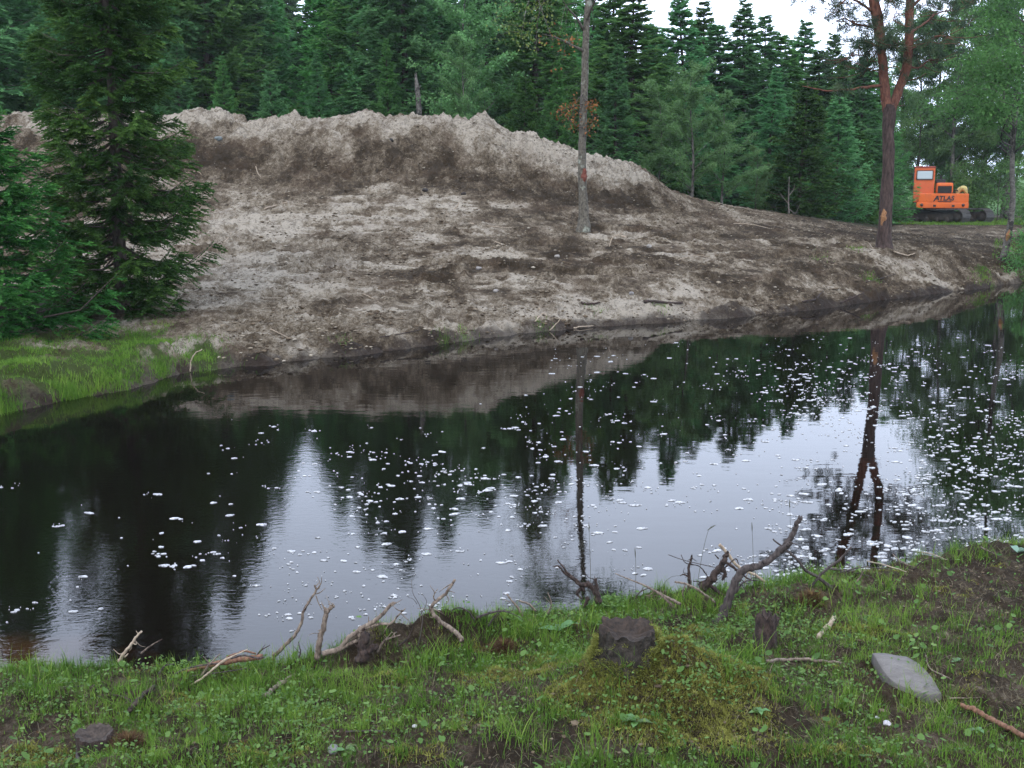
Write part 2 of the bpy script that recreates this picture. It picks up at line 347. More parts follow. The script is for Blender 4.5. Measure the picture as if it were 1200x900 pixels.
def plain(name, col, rough=0.6, spec=0.4, var=0.25, scale=6, metal=0.0):
    b = NB(name); f = b.noise(b.obj(), scale, 5, 0.65); c = b.ramp(f, [(0.3, tuple(x * (1 - var) for x in col)), (0.7, tuple(min(1, x * (1 + var)) for x in col))])
    b.set(c, rough, spec); b.b.inputs['Metallic'].default_value = metal; b.bump(f, 0.15, 0.01); return b.m
MAT = {}
# ------------------------------------------------------------------ the ground, one sheet from behind the camera to the horizon
def ground_sheet():
    Yr = np.concatenate([np.array([-40, -20, -10, -5, -2.5, -1, 0, 0.6]), np.exp(np.arange(math.log(1.2), math.log(6.2), 0.0048)), np.arange(6.3, 8.9, 0.15),
                         np.exp(np.arange(math.log(9.0), math.log(30.5), 0.0025)), np.exp(np.arange(math.log(31), math.log(75), 0.02)), np.exp(np.arange(math.log(76), math.log(900), 0.12))])
    Tr = np.concatenate([np.array([-9, -5, -3, -2, -1.4, -1.0, -0.8, -0.7, -.6]), np.linspace(-0.55, 0.55, 820), np.array([.6, 0.7, 0.8, 1.0, 1.4, 2, 3, 5, 9])])
    Wd = np.sqrt(Yr**2 + 0.6)
    X = Tr[None] * Wd[:, None]; Y = np.broadcast_to(Yr[:, None], X.shape)
    Z = height(X, Y)
    Z = np.where(Y > 120, Z + (Y - 120) * 0.012, Z)
    t = X / np.maximum(Y, 1.0); px = 600 + t * FPX
    near = Y < 7.5
    yw = farline(t); d = Y - yw
    # light: pale washed sand against dark peaty soil, with painted shade in the cleat grooves
    streak = fbm(X * 0.55 + 0.25 * Y, Y * 1.9 - 0.25 * X, 4, 51)
    patch = fbm(X * 1.5, Y * 0.95, 4, 52, 0.6); big = fbm(X * 0.25, Y * 0.3, 2, 53)
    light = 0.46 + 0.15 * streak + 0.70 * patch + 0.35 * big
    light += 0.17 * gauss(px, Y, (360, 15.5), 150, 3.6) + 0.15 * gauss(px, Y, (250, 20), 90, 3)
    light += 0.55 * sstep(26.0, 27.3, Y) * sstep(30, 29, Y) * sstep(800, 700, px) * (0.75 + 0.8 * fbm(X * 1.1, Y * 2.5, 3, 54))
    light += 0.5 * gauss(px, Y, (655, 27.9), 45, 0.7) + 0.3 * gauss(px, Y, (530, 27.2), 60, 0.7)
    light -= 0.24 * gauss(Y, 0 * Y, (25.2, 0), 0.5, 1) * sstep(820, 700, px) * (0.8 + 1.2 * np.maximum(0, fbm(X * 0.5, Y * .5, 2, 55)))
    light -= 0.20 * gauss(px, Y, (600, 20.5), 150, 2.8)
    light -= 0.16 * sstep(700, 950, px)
    # wide scraped blade marks, pale, lying along the slope
    r = noise2(X * 0.42 + 0.30 * Y, Y * 1.5 - 0.35 * X, 31)
    light += 0.30 * sstep(0.16, 0.32, r) * sstep(24.5, 22, Y) * (noise2(X * 1.9, Y * 3.5, 56) > -0.25)
    light += 0.33 * np.exp(-((d - 0.42) / 0.16)**2) * (0.6 + 0.9 * noise2(X * 0.9, Y * 0.9, 57))
    slab, tm, gv, rim = workmarks(X, Y)
    light = light + .34 * slab * sstep(26, 24, Y) + .06 * tm - .10 * gv + .10 * rim  # gv term darkens the cleat grooves: their shade put into the soil colour
    wet = sstep(0.22, 0.02, d + 0.22 * fbm(X * 2.2, Y * 2.2, 3, 58))
    wet_n = sstep(0.14, 0.0, nearline(X) - Y)
    fgrass = sstep(225, 150, px + 45 * fbm(X * 1.4, Y * 1.4, 3, 61)) * sstep(3.4, 2.2, d + 0.8 * fbm(X, Y, 2, 62)) * sstep(-0.05, 0.08, d)
    fgrass *= (1 - 0.9 * gauss(px, Y, (75, 12.1), 40, 0.5)) * (1 - .5 * sstep(.1, .35, fbm(X * 1.7, Y * 1.7, 3, 92)))
    fgrass += 0.9 * gauss(px, Y, (235, 11.9), 17, 0.35)
    fgrass += sstep(1050, 1085, px) * sstep(45.5, 46.5, Y) * sstep(60, 58, Y)
    fgrass += sstep(1165, 1200, px) * sstep(23.3, 24, Y) * sstep(30, 27, Y) * .8
    for gx, gy in ((545, 14.1), (520, 13.8), (775, 16.4), (590, 14.2), (1150, 22), (1020, 19.9), (1000, 21.5)): fgrass += 0.55 * gauss(px, Y, (gx, gy), 9, 0.22)
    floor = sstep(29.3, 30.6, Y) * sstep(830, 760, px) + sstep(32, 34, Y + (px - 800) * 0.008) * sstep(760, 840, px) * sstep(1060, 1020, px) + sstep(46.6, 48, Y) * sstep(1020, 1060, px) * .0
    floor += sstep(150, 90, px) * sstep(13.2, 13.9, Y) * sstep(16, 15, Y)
    field = sstep(60, 64, Y) * sstep(1000, 1060, px)
    light = np.where(near, 0.16 + 0.35 * np.maximum(0, fbm(X * 3, Y * 3, 3, 63)) + 0.35 * gauss(X, Y, (-2.1, 4.35), .5, .4), light)
    grass = np.where(near, 0, np.clip(fgrass, 0, 1)); wet = np.where(near, wet_n, wet)
    ny, nx = X.shape
    Vv = np.stack([X, Y, Z], -1).reshape(-1, 3)
    i = np.arange(ny - 1)[:, None] * nx + np.arange(nx - 1)[None]
    Q = np.stack([i, i + 1, i + nx + 1, i + nx], -1).reshape(-1, 4)
    b = NB('soil'); p = b.obj()
    L = b.attr('light'); n1 = b.noise(b.map(p, (1, .55, 1)), 3.2, 10, 0.75); n2 = b.noise(b.map(p, (1, .5, 1)), 13, 8, 0.8); n3 = b.noise(b.map(p, (1, .6, 1)), 50, 5, 0.75)
    s = b.math('ADD', L, b.math('MULTIPLY', b.math('SUBTRACT', n1, 0.5), 1.0)); s = b.math('ADD', s, b.math('MULTIPLY', b.math('SUBTRACT', n2, 0.5), 1.7))
    s = b.math('ADD', s, b.math('MULTIPLY', b.math('SUBTRACT', n3, 0.5), 0.9))
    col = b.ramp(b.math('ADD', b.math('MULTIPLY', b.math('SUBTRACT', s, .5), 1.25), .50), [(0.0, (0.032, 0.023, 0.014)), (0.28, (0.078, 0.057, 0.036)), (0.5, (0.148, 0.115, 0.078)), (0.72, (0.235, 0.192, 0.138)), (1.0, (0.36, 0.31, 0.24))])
    n4 = b.noise(b.map(p, (1, .5, 1)), 5, 10, 0.85); n5 = b.noise(b.map(p, (1, .55, 1)), 18, 10, 0.85)
    col = b.mix(b.math('MULTIPLY', b.ramp(n4, [(.52, 0.0), (.55, 1.0)]), .55), col, (0.060, 0.042, 0.026)); col = b.mix(b.math('MULTIPLY', b.ramp(n5, [(.54, 0.0), (.57, 1.0)]), .6), col, (0.040, 0.028, 0.018)); col = b.mix(b.math('MULTIPLY', b.ramp(n5, [(.40, 1.0), (.43, 0.0)]), b.math('MULTIPLY', s, .55)), col, (0.34, 0.30, 0.25))
    blotch = b.ramp(b.noise(p, 1.1, 6, 0.7), [(0.52, 0.0), (0.6, 1.0)]); col = b.mix(b.math('MULTIPLY', blotch, 0.28), col, (0.075, 0.046, 0.028))
    gcol = b.mix(b.noise(p, 5, 5, 0.7), (0.030, 0.050, 0.014), (0.075, 0.088, 0.028))
    g = b.ramp(b.math('ADD', b.attr('grass'), b.math('MULTIPLY', b.math('SUBTRACT', n2, 0.5), 0.9)), [(0.4, 0.0), (0.62, 1.0)])
    col = b.mix(g, col, gcol)
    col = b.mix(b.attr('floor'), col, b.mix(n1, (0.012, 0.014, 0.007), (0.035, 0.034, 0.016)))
    col = b.mix(b.attr('field'), col, b.mix(n1, (0.055, 0.12, 0.030), (0.085, 0.16, 0.045)))
    wt = b.attr('wet'); col = b.mix(b.math('MULTIPLY', b.math('MULTIPLY', wt, b.math('SUBTRACT', 1.0, b.math('MULTIPLY', g, .6))), 0.75), col, (0.026, 0.018, 0.014))
    b.set(col, b.math('SUBTRACT', 0.95, b.math('MULTIPLY', wt, 0.3)), 0.08)
    vo = b.n('ShaderNodeTexVoronoi'); vo.inputs['Scale'].default_value = 11; b.l(p, vo.inputs['Vector']); vo2 = b.n('ShaderNodeTexVoronoi'); vo2.inputs['Scale'].default_value = 34; b.l(p, vo2.inputs['Vector'])
    h = b.math('ADD', b.math('MULTIPLY', n1, 1.0), b.math('MULTIPLY', n2, 0.7)); h = b.math('SUBTRACT', h, b.math('MULTIPLY', vo.outputs['Distance'], .35)); h = b.math('SUBTRACT', h, b.math('MULTIPLY', vo2.outputs['Distance'], .16)); h = b.math('ADD', h, b.math('MULTIPLY', n3, 0.22))
    b.bump(h, 1.0, 0.12)
    flt = lambda a: np.clip(a, -1, 2).reshape(-1)
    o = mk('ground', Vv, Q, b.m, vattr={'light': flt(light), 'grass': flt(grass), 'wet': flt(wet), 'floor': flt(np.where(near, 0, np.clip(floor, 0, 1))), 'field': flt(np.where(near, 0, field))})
    tag(o, kind='structure'); return o
ground_sheet()

def water():
    b = NB('pond_water'); p = b.obj()
    b.set((0.0035, 0.0026, 0.002), 0.015, 0.5); b.b.inputs['IOR'].default_value = 1.333
    m = b.mix(b.ramp(b.noise(p, 0.9, 2), [(0.48, 0.0), (0.6, 1.0)]), (0.05, 0.05, 0.05), (0.2, 0.2, 0.2))
    # peaty brown shallows beside the near bank
    sp = b.n('ShaderNodeVectorMath', operation='DISTANCE'); b.l(b.map(p, (1, 1.5, 1)), sp.inputs[0]); sp.inputs[1].default_value = (-2.2, 4.2 * 1.5, 0)
    f = b.ramp(b.math('ADD', sp.outputs['Value'], b.math('MULTIPLY', b.math('SUBTRACT', b.noise(p, 3, 3), 0.5), 0.7)), [(0.15, 1.0), (0.62, 0.0)])
    b.val(b.b.inputs['Base Color'], b.mix(f, (0.0035, 0.0026, 0.002), (0.026, 0.011, 0.0045)))
    # ripples: long swells, fine wind ripple in patches
    v1 = b.map(p, (1.0, 2.6, 1)); a = b.noise(v1, 2.2, 3, 0.5); v2 = b.map(p, (1.0, 2.0, 1)); c = b.noise(v2, 16, 3, 0.55, 0.4)
    # current ripples strongest towards the left end
    sx = b.n('ShaderNodeSeparateXYZ'); b.l(p, sx.inputs[0])
    q = b.n('ShaderNodeVectorMath', operation='DISTANCE'); b.l(b.map(p, (1, 0.8, 1)), q.inputs[0]); q.inputs[1].default_value = (-2.0, 4.9, 0)
    zone = b.ramp(b.math('DIVIDE', q.outputs['Value'], 3.0), [(0.25, 1.0), (1.0, 0.0)])
    pat = b.ramp(b.noise(p, 0.7, 2), [(0.5, 0.0), (0.68, 1.0)])
    amp = b.math('ADD', 0.03, b.math('MULTIPLY', b.math('ADD', b.math('MULTIPLY', zone, 0.7), b.math('MULTIPLY', pat, 0.16)), 0.75))
    h = b.math('ADD', b.math('MULTIPLY', a, 0.55), b.math('MULTIPLY', c, amp))
    b.bump(h, 0.055, 0.02)
    s = 45; o = mk('water', [(-s, 1.5, 0), (s, 1.5, 0), (s, 32, 0), (-s, 32, 0)], np.array([[0, 1, 2, 3]]), b.m, smooth=False); tag(o, kind='structure')
water()

def foam():
    spots = []
    def cl(n, px, py, sx, sy, s0=1.0): 
        for _ in range(n): spots.append((rng.normal(px, sx), rng.normal(py, sy), s0))
    def rc(n, x0, x1, y0, y1, s0=1.0):
        for _ in range(n): spots.append((rng.uniform(x0, x1), rng.uniform(y0, y1), s0))
    rc(330, 1060, 1230, 395, 640); rc(220, 1080, 1230, 480, 640, 1.1); cl(170, 945, 465, 42, 26, .9); cl(130, 1010, 450, 60, 25, .8); rc(170, 860, 1090, 560, 680, 1.1); rc(260, 690, 1080, 400, 600, 0.9)
    rc(90, 820, 1080, 640, 690, 1.1); cl(75, 480, 590, 50, 26, 1.1); cl(60, 460, 545, 60, 22); rc(70, 560, 740, 460, 620, 1.05); rc(60, 560, 760, 560, 690, .9); cl(30, 650, 560, 40, 45, 1.2); rc(45, 300, 520, 500, 700, .8)
    cl(24, 180, 660, 75, 35, 1.35); cl(30, 290, 560, 50, 50, .8); rc(60, 300, 600, 640, 740, .7); rc(25, 640, 720, 400, 470, .8); rc(16, 0, 200, 560, 730, 0.9); rc(60, 300, 560, 690, 740, .5)
    more = []
    for px, py, s0 in spots:
        if rng.random() < .34:
            for _ in range(rng.integers(2, 7)): more.append((px + rng.normal(0, 9), py + rng.normal(0, 2.6), s0 * rng.uniform(.3, .6)))
    spots = [q for q in spots if rng.random() < .8] + more
    B = Bag()
    for px, py, s0 in spots:
        if py < 392 + max(0, (900 - px)) * 0.06: continue
        g = G(px, py, 0)
        if g[1] < float(nearline(g[0])) + 0.05 or g[1] > float(farline(g[0] / g[1])) - 0.5: continue
        s = s0 * 0.0072 * math.exp(rng.normal(-.25, 0.75)) * (0.75 + 0.035 * g[1]); s = min(s, 0.016)
        n = 14; th = np.arange(n) * 2 * math.pi / n; el = rng.uniform(1.1, 2.3)
        r = s * (1 + 0.75 * noise2(np.cos(th) * 1.5 + px, np.sin(th) * 1.5 + py, 3)); a = rng.normal(0, 0.25)
        x = np.cos(th) * r * el; y = np.sin(th) * r / 1.0
        X = g[0] + x * math.cos(a) - y * math.sin(a); Y = g[1] + x * math.sin(a) + y * math.cos(a)
        r0 = np.column_stack([X, Y, np.full(n, -0.002)]); r1 = np.column_stack([g[0] + (X - g[0]) * .85, g[1] + (Y - g[1]) * .85, np.full(n, 0.004 + s * .06)])
        j = np.arange(n); j2 = (j + 1) % n
        B.add(np.vstack([r0, r1, [[g[0], g[1], 0.006 + s * .1]]]), np.column_stack([j, j2, n + j2, n + j]), np.column_stack([n + j, n + j2, np.full(n, 2 * n)]))
    b = NB('foam'); b.set(b.mix(b.ramp(b.noise(b.obj(), 60, 4, .7), [(.35, 0.0), (.6, 1.0)]), (.16, .16, .16), (.46, .46, .46)), 0.8, 0.2); b.bump(b.noise(b.obj(), 180, 3), 0.6, 0.003)
    tag(B.build('foam_flecks', b.m), kind='stuff')
foam()

# ------------------------------------------------------------------ grass, leaves, moss
def blades(pos, hgt, wid, lean, az, seg=3, curve=1.0):
    """curved tapering blades; returns verts, quads"""
    n = len(pos); k = seg + 1; s = np.linspace(0, 1, k)
    dx, dy = np.cos(az), np.sin(az); off = lean[:, None] * hgt[:, None] * (s**(1.6 * curve))[None]
    zz = hgt[:, None] * (s[None] * (1 - 0.35 * lean[:, None]**2 * s[None]))
    c = np.stack([pos[:, 0:1] + dx[:, None] * off, pos[:, 1:2] + dy[:, None] * off, pos[:, 2:3] + zz], -1)
    w = wid[:, None] * np.maximum(1 - s**1.5, 0.06)[None] * 0.5
    az2 = az + math.pi / 2 + np.random.default_rng(1).uniform(-.7, .7, n)
    wv = np.stack([np.cos(az2), np.sin(az2), 0 * az2], -1)[:, None] * w[..., None]
    Vv = np.stack([c - wv, c + wv], 2).reshape(n, k * 2, 3)
    b = (np.arange(n) * k * 2)[:, None] + (np.arange(seg) * 2)[None]
    Q = np.stack([b, b + 1, b + 3, b + 2], -1).reshape(-1, 4)
    return Vv.reshape(-1, 3), Q, np.repeat(np.arange(n), seg)
MAT['grass'] = leaf_mat('grass_blade', (0.036, 0.078, 0.011), (0.092, 0.168, 0.022), (0.20, 0.26, 0.05), 0.35, 0.7, 0.1)
MAT['dry'] = leaf_mat('dry_blade', (0.06, 0.045, 0.022), (0.13, 0.10, 0.05), (0.22, 0.19, 0.11), 0.2)
MAT['clover'] = leaf_mat('herb_leaf', (0.034, 0.085, 0.016), (0.075, 0.165, 0.034), (0.14, 0.24, 0.06), 0.3, 0.6, 0.18)
MAT['moss'] = leaf_mat('moss', (0.065, 0.056, 0.014), (0.155, 0.155, 0.034), (0.28, 0.28, 0.07), 0.3, 0.8, 0.1)
BARE = [(1130, 700, .42, .26, 1.2), (1060, 670, .3, .08, .6), (600, 892, .22, .1, .9), (880, 862, .2, .06, .8), (1000, 850, .3, .08, .6), (60, 780, .6, .10, 1.2), (300, 858, .12, .1, .5), (745, 755, .08, .04, 1),
        (500, 745, .2, .05, 1.2), (1180, 660, .4, .2, .9), (230, 850, .1, .08, .4), (700, 880, .25, .05, .7), (1180, 780, .3, .3, .5), (30, 855, .15, .1, .5), (420, 765, .1, .04, .9), (885, 755, .1, .04, .5), (1010, 690, .2, .05, .5), (620, 715, .2, .04, .8)]
_bare = [(GP(a, b), c, d, e) for a, b, c, d, e in BARE]
MOSSY = [(790, 790, .20, .18, 1.5), (755, 775, .16, .08, 1.2), (830, 770, .1, .1, .8), (300, 880, .1, .06, .5), (980, 880, .12, .05, .5), (200, 820, .12, .05, .45), (480, 880, .1, .05, .45), (1010, 735, .1, .04, .5), (700, 800, .1, .05, .6), (610, 790, .16, .07, .75), (90, 890, .12, .05, .7), (560, 760, .1, .03, .6), (820, 740, .09, .05, .9), (640, 770, .1, .04, .5), (20, 880, .1, .05, .4)]
_mossy = [(GP(a, b), c, d, e) for a, b, c, d, e in MOSSY]
def baref(X, Y):
    s = 1.9 * np.maximum(0, fbm(X * 2.6, Y * 3.2, 3, 71) - .03)
    for g, a, b, e in _bare: s = s + e * gauss(X, Y, g, a, b)
    return s + 0.25 * noise2(X * 9, Y * 9, 72)
def mossf(X, Y):
    s = 0.0 * X
    for g, a, b, e in _mossy: s = s + e * gauss(X, Y, g, a, b)
    return s + .55 * np.maximum(0, fbm(X * 3.3, Y * 3.3, 3, 79)) + .05
def scatter(n, y0, y1):
    Y = np.sqrt(rng.uniform(y0**2, y1**2, n)); X = rng.uniform(-0.56, 0.56, n) * Y
    ok = (nearline(X) - Y) > 0.05; return X[ok], Y[ok]
def near_grass():
    X, Y = scatter(760000, 2.2, 6.0)
    lush = 0.5 + 0.9 * fbm(X * 1.6, Y * 1.6, 3, 73); tuft = noise2(X * 13, Y * 13, 74) + 0.5 * noise2(X * 31, Y * 31, 75)
    dens = np.clip(0.42 + 0.62 * lush + 0.9 * np.maximum(tuft, -0.1) - 0.75 * baref(X, Y) - 0.8 * mossf(X, Y), 0.015, 1)
    right = sstep(0.9, 1.9, X); dens *= 1 - 0.45 * right
    k = rng.random(len(X)) < dens * 0.7; X, Y, lush, tuft = X[k], Y[k], lush[k], tuft[k]
    n = len(X); Z = height(X, Y) - 0.004
    edge = np.exp(-((nearline(X) - Y) / 0.28)**2)
    h = (0.012 + 0.019 * np.clip(lush, 0, 1.2) + 0.03 * np.clip(tuft, 0, 1) + 0.02 * edge) * np.exp(rng.normal(-.1, .38, n)); h = np.minimum(h, 0.11)
    w = rng.uniform(0.0014, 0.0032, n); lean = np.abs(rng.normal(0.45, 0.35, n)); az = rng.uniform(0, 6.28, n)
    Vv, Q, own = blades(np.column_stack([X, Y, Z]), h, w, lean, az)
    tint = np.clip(0.45 + 0.6 * fbm(X * 2.5, Y * 2.5, 3, 76) + rng.normal(0, .17, n), 0, 1)
    tag(mk('grass', Vv, Q, MAT['grass'], smooth=False, fattr={'tint': tint[own]}), kind='stuff')
    # long tussocks in clumps
    C = [(520, 770, 60), (500, 780, 60), (545, 765, 40), (345, 775, 40), (365, 772, 40), (900, 690, 40), (830, 720, 55), (868, 730, 70), (800, 710, 40), (935, 722, 40), (990, 700, 60), (1000, 735, 50), (965, 690, 40), (690, 735, 45),
         (620, 745, 90), (650, 755, 90), (600, 750, 50), (855, 790, 60), (880, 770, 60), (990, 830, 40), (610, 870, 50), (160, 830, 60), (290, 800, 40), (1080, 700, 45), (1120, 660, 50), (1150, 655, 50), (560, 840, 40), (700, 890, 60),
         (400, 810, 40), (960, 880, 50), (60, 800, 50), (1040, 690, 50), (730, 790, 45), (1060, 830, 40), (1120, 740, 30), (210, 800, 50), (470, 800, 50)]
    PP = []; H = []; A = []
    for px, py, n in C:
        g = GP(px, py); r = rng.normal(0, 0.045, n); q = rng.uniform(0, 6.28, n)
        x = g[0] + np.cos(q) * r * 1.5; y = g[1] + np.sin(q) * r; PP.append(np.column_stack([x, y, height(x, y) - 0.004])); H.append(rng.uniform(0.05, 0.13, n)); A.append(q + rng.normal(0, .6, n))
    PP = np.vstack(PP); H = np.concatenate(H); A = np.concatenate(A); n = len(H)
    Vv, Q, own = blades(PP, H, rng.uniform(0.002, 0.0042, n), np.abs(rng.normal(.55, .3, n)), A, 5)
    tag(mk('tussock_grass', Vv, Q, MAT['grass'], smooth=False, fattr={'tint': np.clip(rng.normal(.5, .2, n), 0, 1)[own]}), kind='stuff')
    # dry straw lying between the blades
    X, Y = scatter(26000, 2.2, 6.0); n = len(X)
    Vv, Q, own = blades(np.column_stack([X, Y, height(X, Y) + 0.002]), rng.uniform(.015, .05, n), rng.uniform(.001, .0022, n), rng.uniform(.8, 2.2, n), rng.uniform(0, 6.28, n))
    tag(mk('dry_grass', Vv, Q, MAT['dry'], smooth=False, fattr={'tint': rng.random(n)[own]}), kind='stuff')
near_grass()

def leaves(name, X, Y, zo, size, mat, tilt=0.5, lobes=False, asp=1.0, kind='stuff'):
    n = len(X); k = 8; th = np.arange(k) * 2 * math.pi / k
    rr = np.array([1.0, .96, .9, .8, .45, .8, .9, .96]) if lobes else np.array([1.25, .85, .7, .6, .55, .6, .7, .85])
    lx = np.cos(th) * rr * asp; ly = np.sin(th) * rr
    Z = height(X, Y) + zo; az = rng.uniform(0, 6.28, n); tl = rng.normal(0, tilt, n); tr = rng.normal(0, tilt, n)
    x = size[:, None] * lx[None]; y = size[:, None] * ly[None]; cup = 0.25 * (x**2 + y**2) / size[:, None]
    z = x * np.sin(tl)[:, None] + y * np.sin(tr)[:, None] + cup; ca, sa = np.cos(az)[:, None], np.sin(az)[:, None]
    ring = np.stack([X[:, None] + x * ca - y * sa, Y[:, None] + x * sa + y * ca, Z[:, None] + z], -1); cen = np.stack([X, Y, Z], -1)[:, None]
    Vv = np.concatenate([ring, cen], 1).reshape(-1, 3); b = (np.arange(n) * (k + 1))[:, None]; j = np.arange(k)[None]
    T = np.stack([b + j, b + (j + 1) % k, b + k + 0 * j], -1).reshape(-1, 3)
    tint = np.clip(rng.normal(.5, .25, n), 0, 1)
    return tag(mk(name, Vv, T, mat, smooth=False, fattr={'tint': np.repeat(tint, k)}), kind=kind)
def herbs():
    X, Y = scatter(150000, 2.2, 5.6); f = 0.28 + 0.9 * fbm(X * 2.0, Y * 2.0, 3, 81) - 0.5 * baref(X, Y)
    f += 0.9 * gauss(X, Y, GP(930, 740), .28, .12) + 0.8 * gauss(X, Y, GP(835, 780), .12, .12) + 0.5 * gauss(X, Y, GP(280, 830), .3, .1)
    f *= 1 - .6 * sstep(1.0, 1.6, X)
    k = rng.random(len(X)) < np.clip(f, 0.02, 1) * 0.6; X, Y = X[k], Y[k]; n = len(X)
    leaves('clover_leaves', X, Y, rng.uniform(.008, .045, n), rng.uniform(.0035, .0075, n), MAT['clover'], 0.45, True)
    X, Y = scatter(2600, 2.2, 5.4); k = rng.random(len(X)) < 0.25; X, Y = X[k], Y[k]; n = len(X)
    leaves('violet_leaves', X, Y, rng.uniform(.02, .05, n), rng.uniform(.009, .015, n), MAT['clover'], 0.4, True, 1.15)
    X, Y = scatter(900, 2.2, 5.6); n = len(X)
    leaves('fallen_leaves', X, Y, rng.uniform(.0, .015, n), rng.uniform(.003, .008, n), MAT['litter'], 0.3, False, 1.1)
MAT['litter'] = leaf_mat('leaf_litter', (0.018, 0.010, 0.006), (0.045, 0.026, 0.014), (0.10, 0.062, 0.03), 0.1, .9, .05)
herbs()
def moss():
    X, Y = scatter(1500000, 2.25, 5.4); f = mossf(X, Y) * (0.85 + 0.7 * fbm(X * 8, Y * 8, 2, 83)) - 0.20
    k = rng.random(len(X)) < np.clip(f * 1.5, 0, 1); X, Y = X[k], Y[k]; n = len(X); 
    lump = np.maximum(0, noise2(X * 30, Y * 30, 84)) * 0.018 + np.maximum(0, noise2(X * 75, Y * 75, 85)) * 0.008
    Vv, Q, own = blades(np.column_stack([X, Y, height(X, Y) + lump * .6 - .002]), rng.uniform(.006, .015, n), rng.uniform(.0022, .0045, n), rng.uniform(.2, 1.3, n), rng.uniform(0, 6.28, n), 2)
    t = np.clip(0.35 + 20 * lump + 0.35 * fbm(X * 5, Y * 5, 2, 86) + rng.normal(0, .15, n), 0, 1)
    tag(mk('moss', Vv, Q, MAT['moss'], smooth=False, fattr={'tint': t[own]}), kind='stuff')
    print('moss', n)
moss()
def far_grass():
    n = 170000; t = rng.uniform(-0.62, -0.22, n); Y = rng.uniform(9.0, 14.3, n); X = t * Y; px = 600 + t * FPX; d = Y - farline(t)
    f = sstep(225, 150, px + 45 * fbm(X * 1.4, Y * 1.4, 3, 61)) * sstep(3.4, 2.2, d + 0.8 * fbm(X, Y, 2, 62)) * sstep(-0.12, 0.0, d) * (1 + 1.5 * np.exp(-(d / .18)**2)) * (1 - 0.9 * gauss(px, Y, (75, 12.1), 40, 0.5)) * (1 - .8 * sstep(.1, .35, fbm(X * 1.7, Y * 1.7, 3, 92))) + 0.9 * gauss(px, Y, (235, 11.9), 17, 0.35)
    f = f * (0.6 + 0.9 * noise2(X * 3, Y * 3, 88))
    k = rng.random(n) < np.clip(f, 0, 1); X, Y = X[k], Y[k]
    ex, ey = [], []
    for gx, gy, m in ((545, 14.1, 60), (520, 13.8, 70), (775, 16.4, 60), (590, 14.2, 30), (1150, 22, 300), (1020, 19.9, 200), (1000, 21.5, 160), (960, 20.5, 90), (640, 14.9, 90), (400, 13, 60), (700, 16, 60)):
        tt = rng.normal(gx, 7, m); yy = rng.normal(gy, .16, m); ex.append((tt - 600) / FPX * yy); ey.append(yy)
    m = 9000; tt = rng.uniform(1045, 1330, m); yy = rng.uniform(45.6, 58, m); ex.append((tt - 600) / FPX * yy); ey.append(yy)
    m = 3500; tt = rng.uniform(1160, 1330, m); yy = rng.uniform(22.9, 28, m); ex.append((tt - 600) / FPX * yy); ey.append(yy)
    X = np.concatenate([X] + ex); Y = np.concatenate([Y] + ey); n = len(X); far = sstep(12, 50, Y)
    h = rng.uniform(.02, .065, n) * (1 + .9 * np.exp(-((Y - farline(X / Y)) / .2)**2)) * (1 + .6 * noise2(X * 2, Y * 2, 89)) * (1 + far)
    Vv, Q, own = blades(np.column_stack([X, Y, height(X, Y) - .005]), h, rng.uniform(.004, .009, n) * (1 + 3 * far), np.abs(rng.normal(.5, .3, n)), rng.uniform(0, 6.28, n), 2)
    ti = np.clip(.42 + .5 * fbm(X * 1.5, Y * 1.5, 2, 90) + rng.normal(0, .15, n), 0, 1)
    tag(mk('bank_grass', Vv, Q, MAT['grass'], smooth=False, fattr={'tint': ti[own]}), kind='stuff')
far_grass()
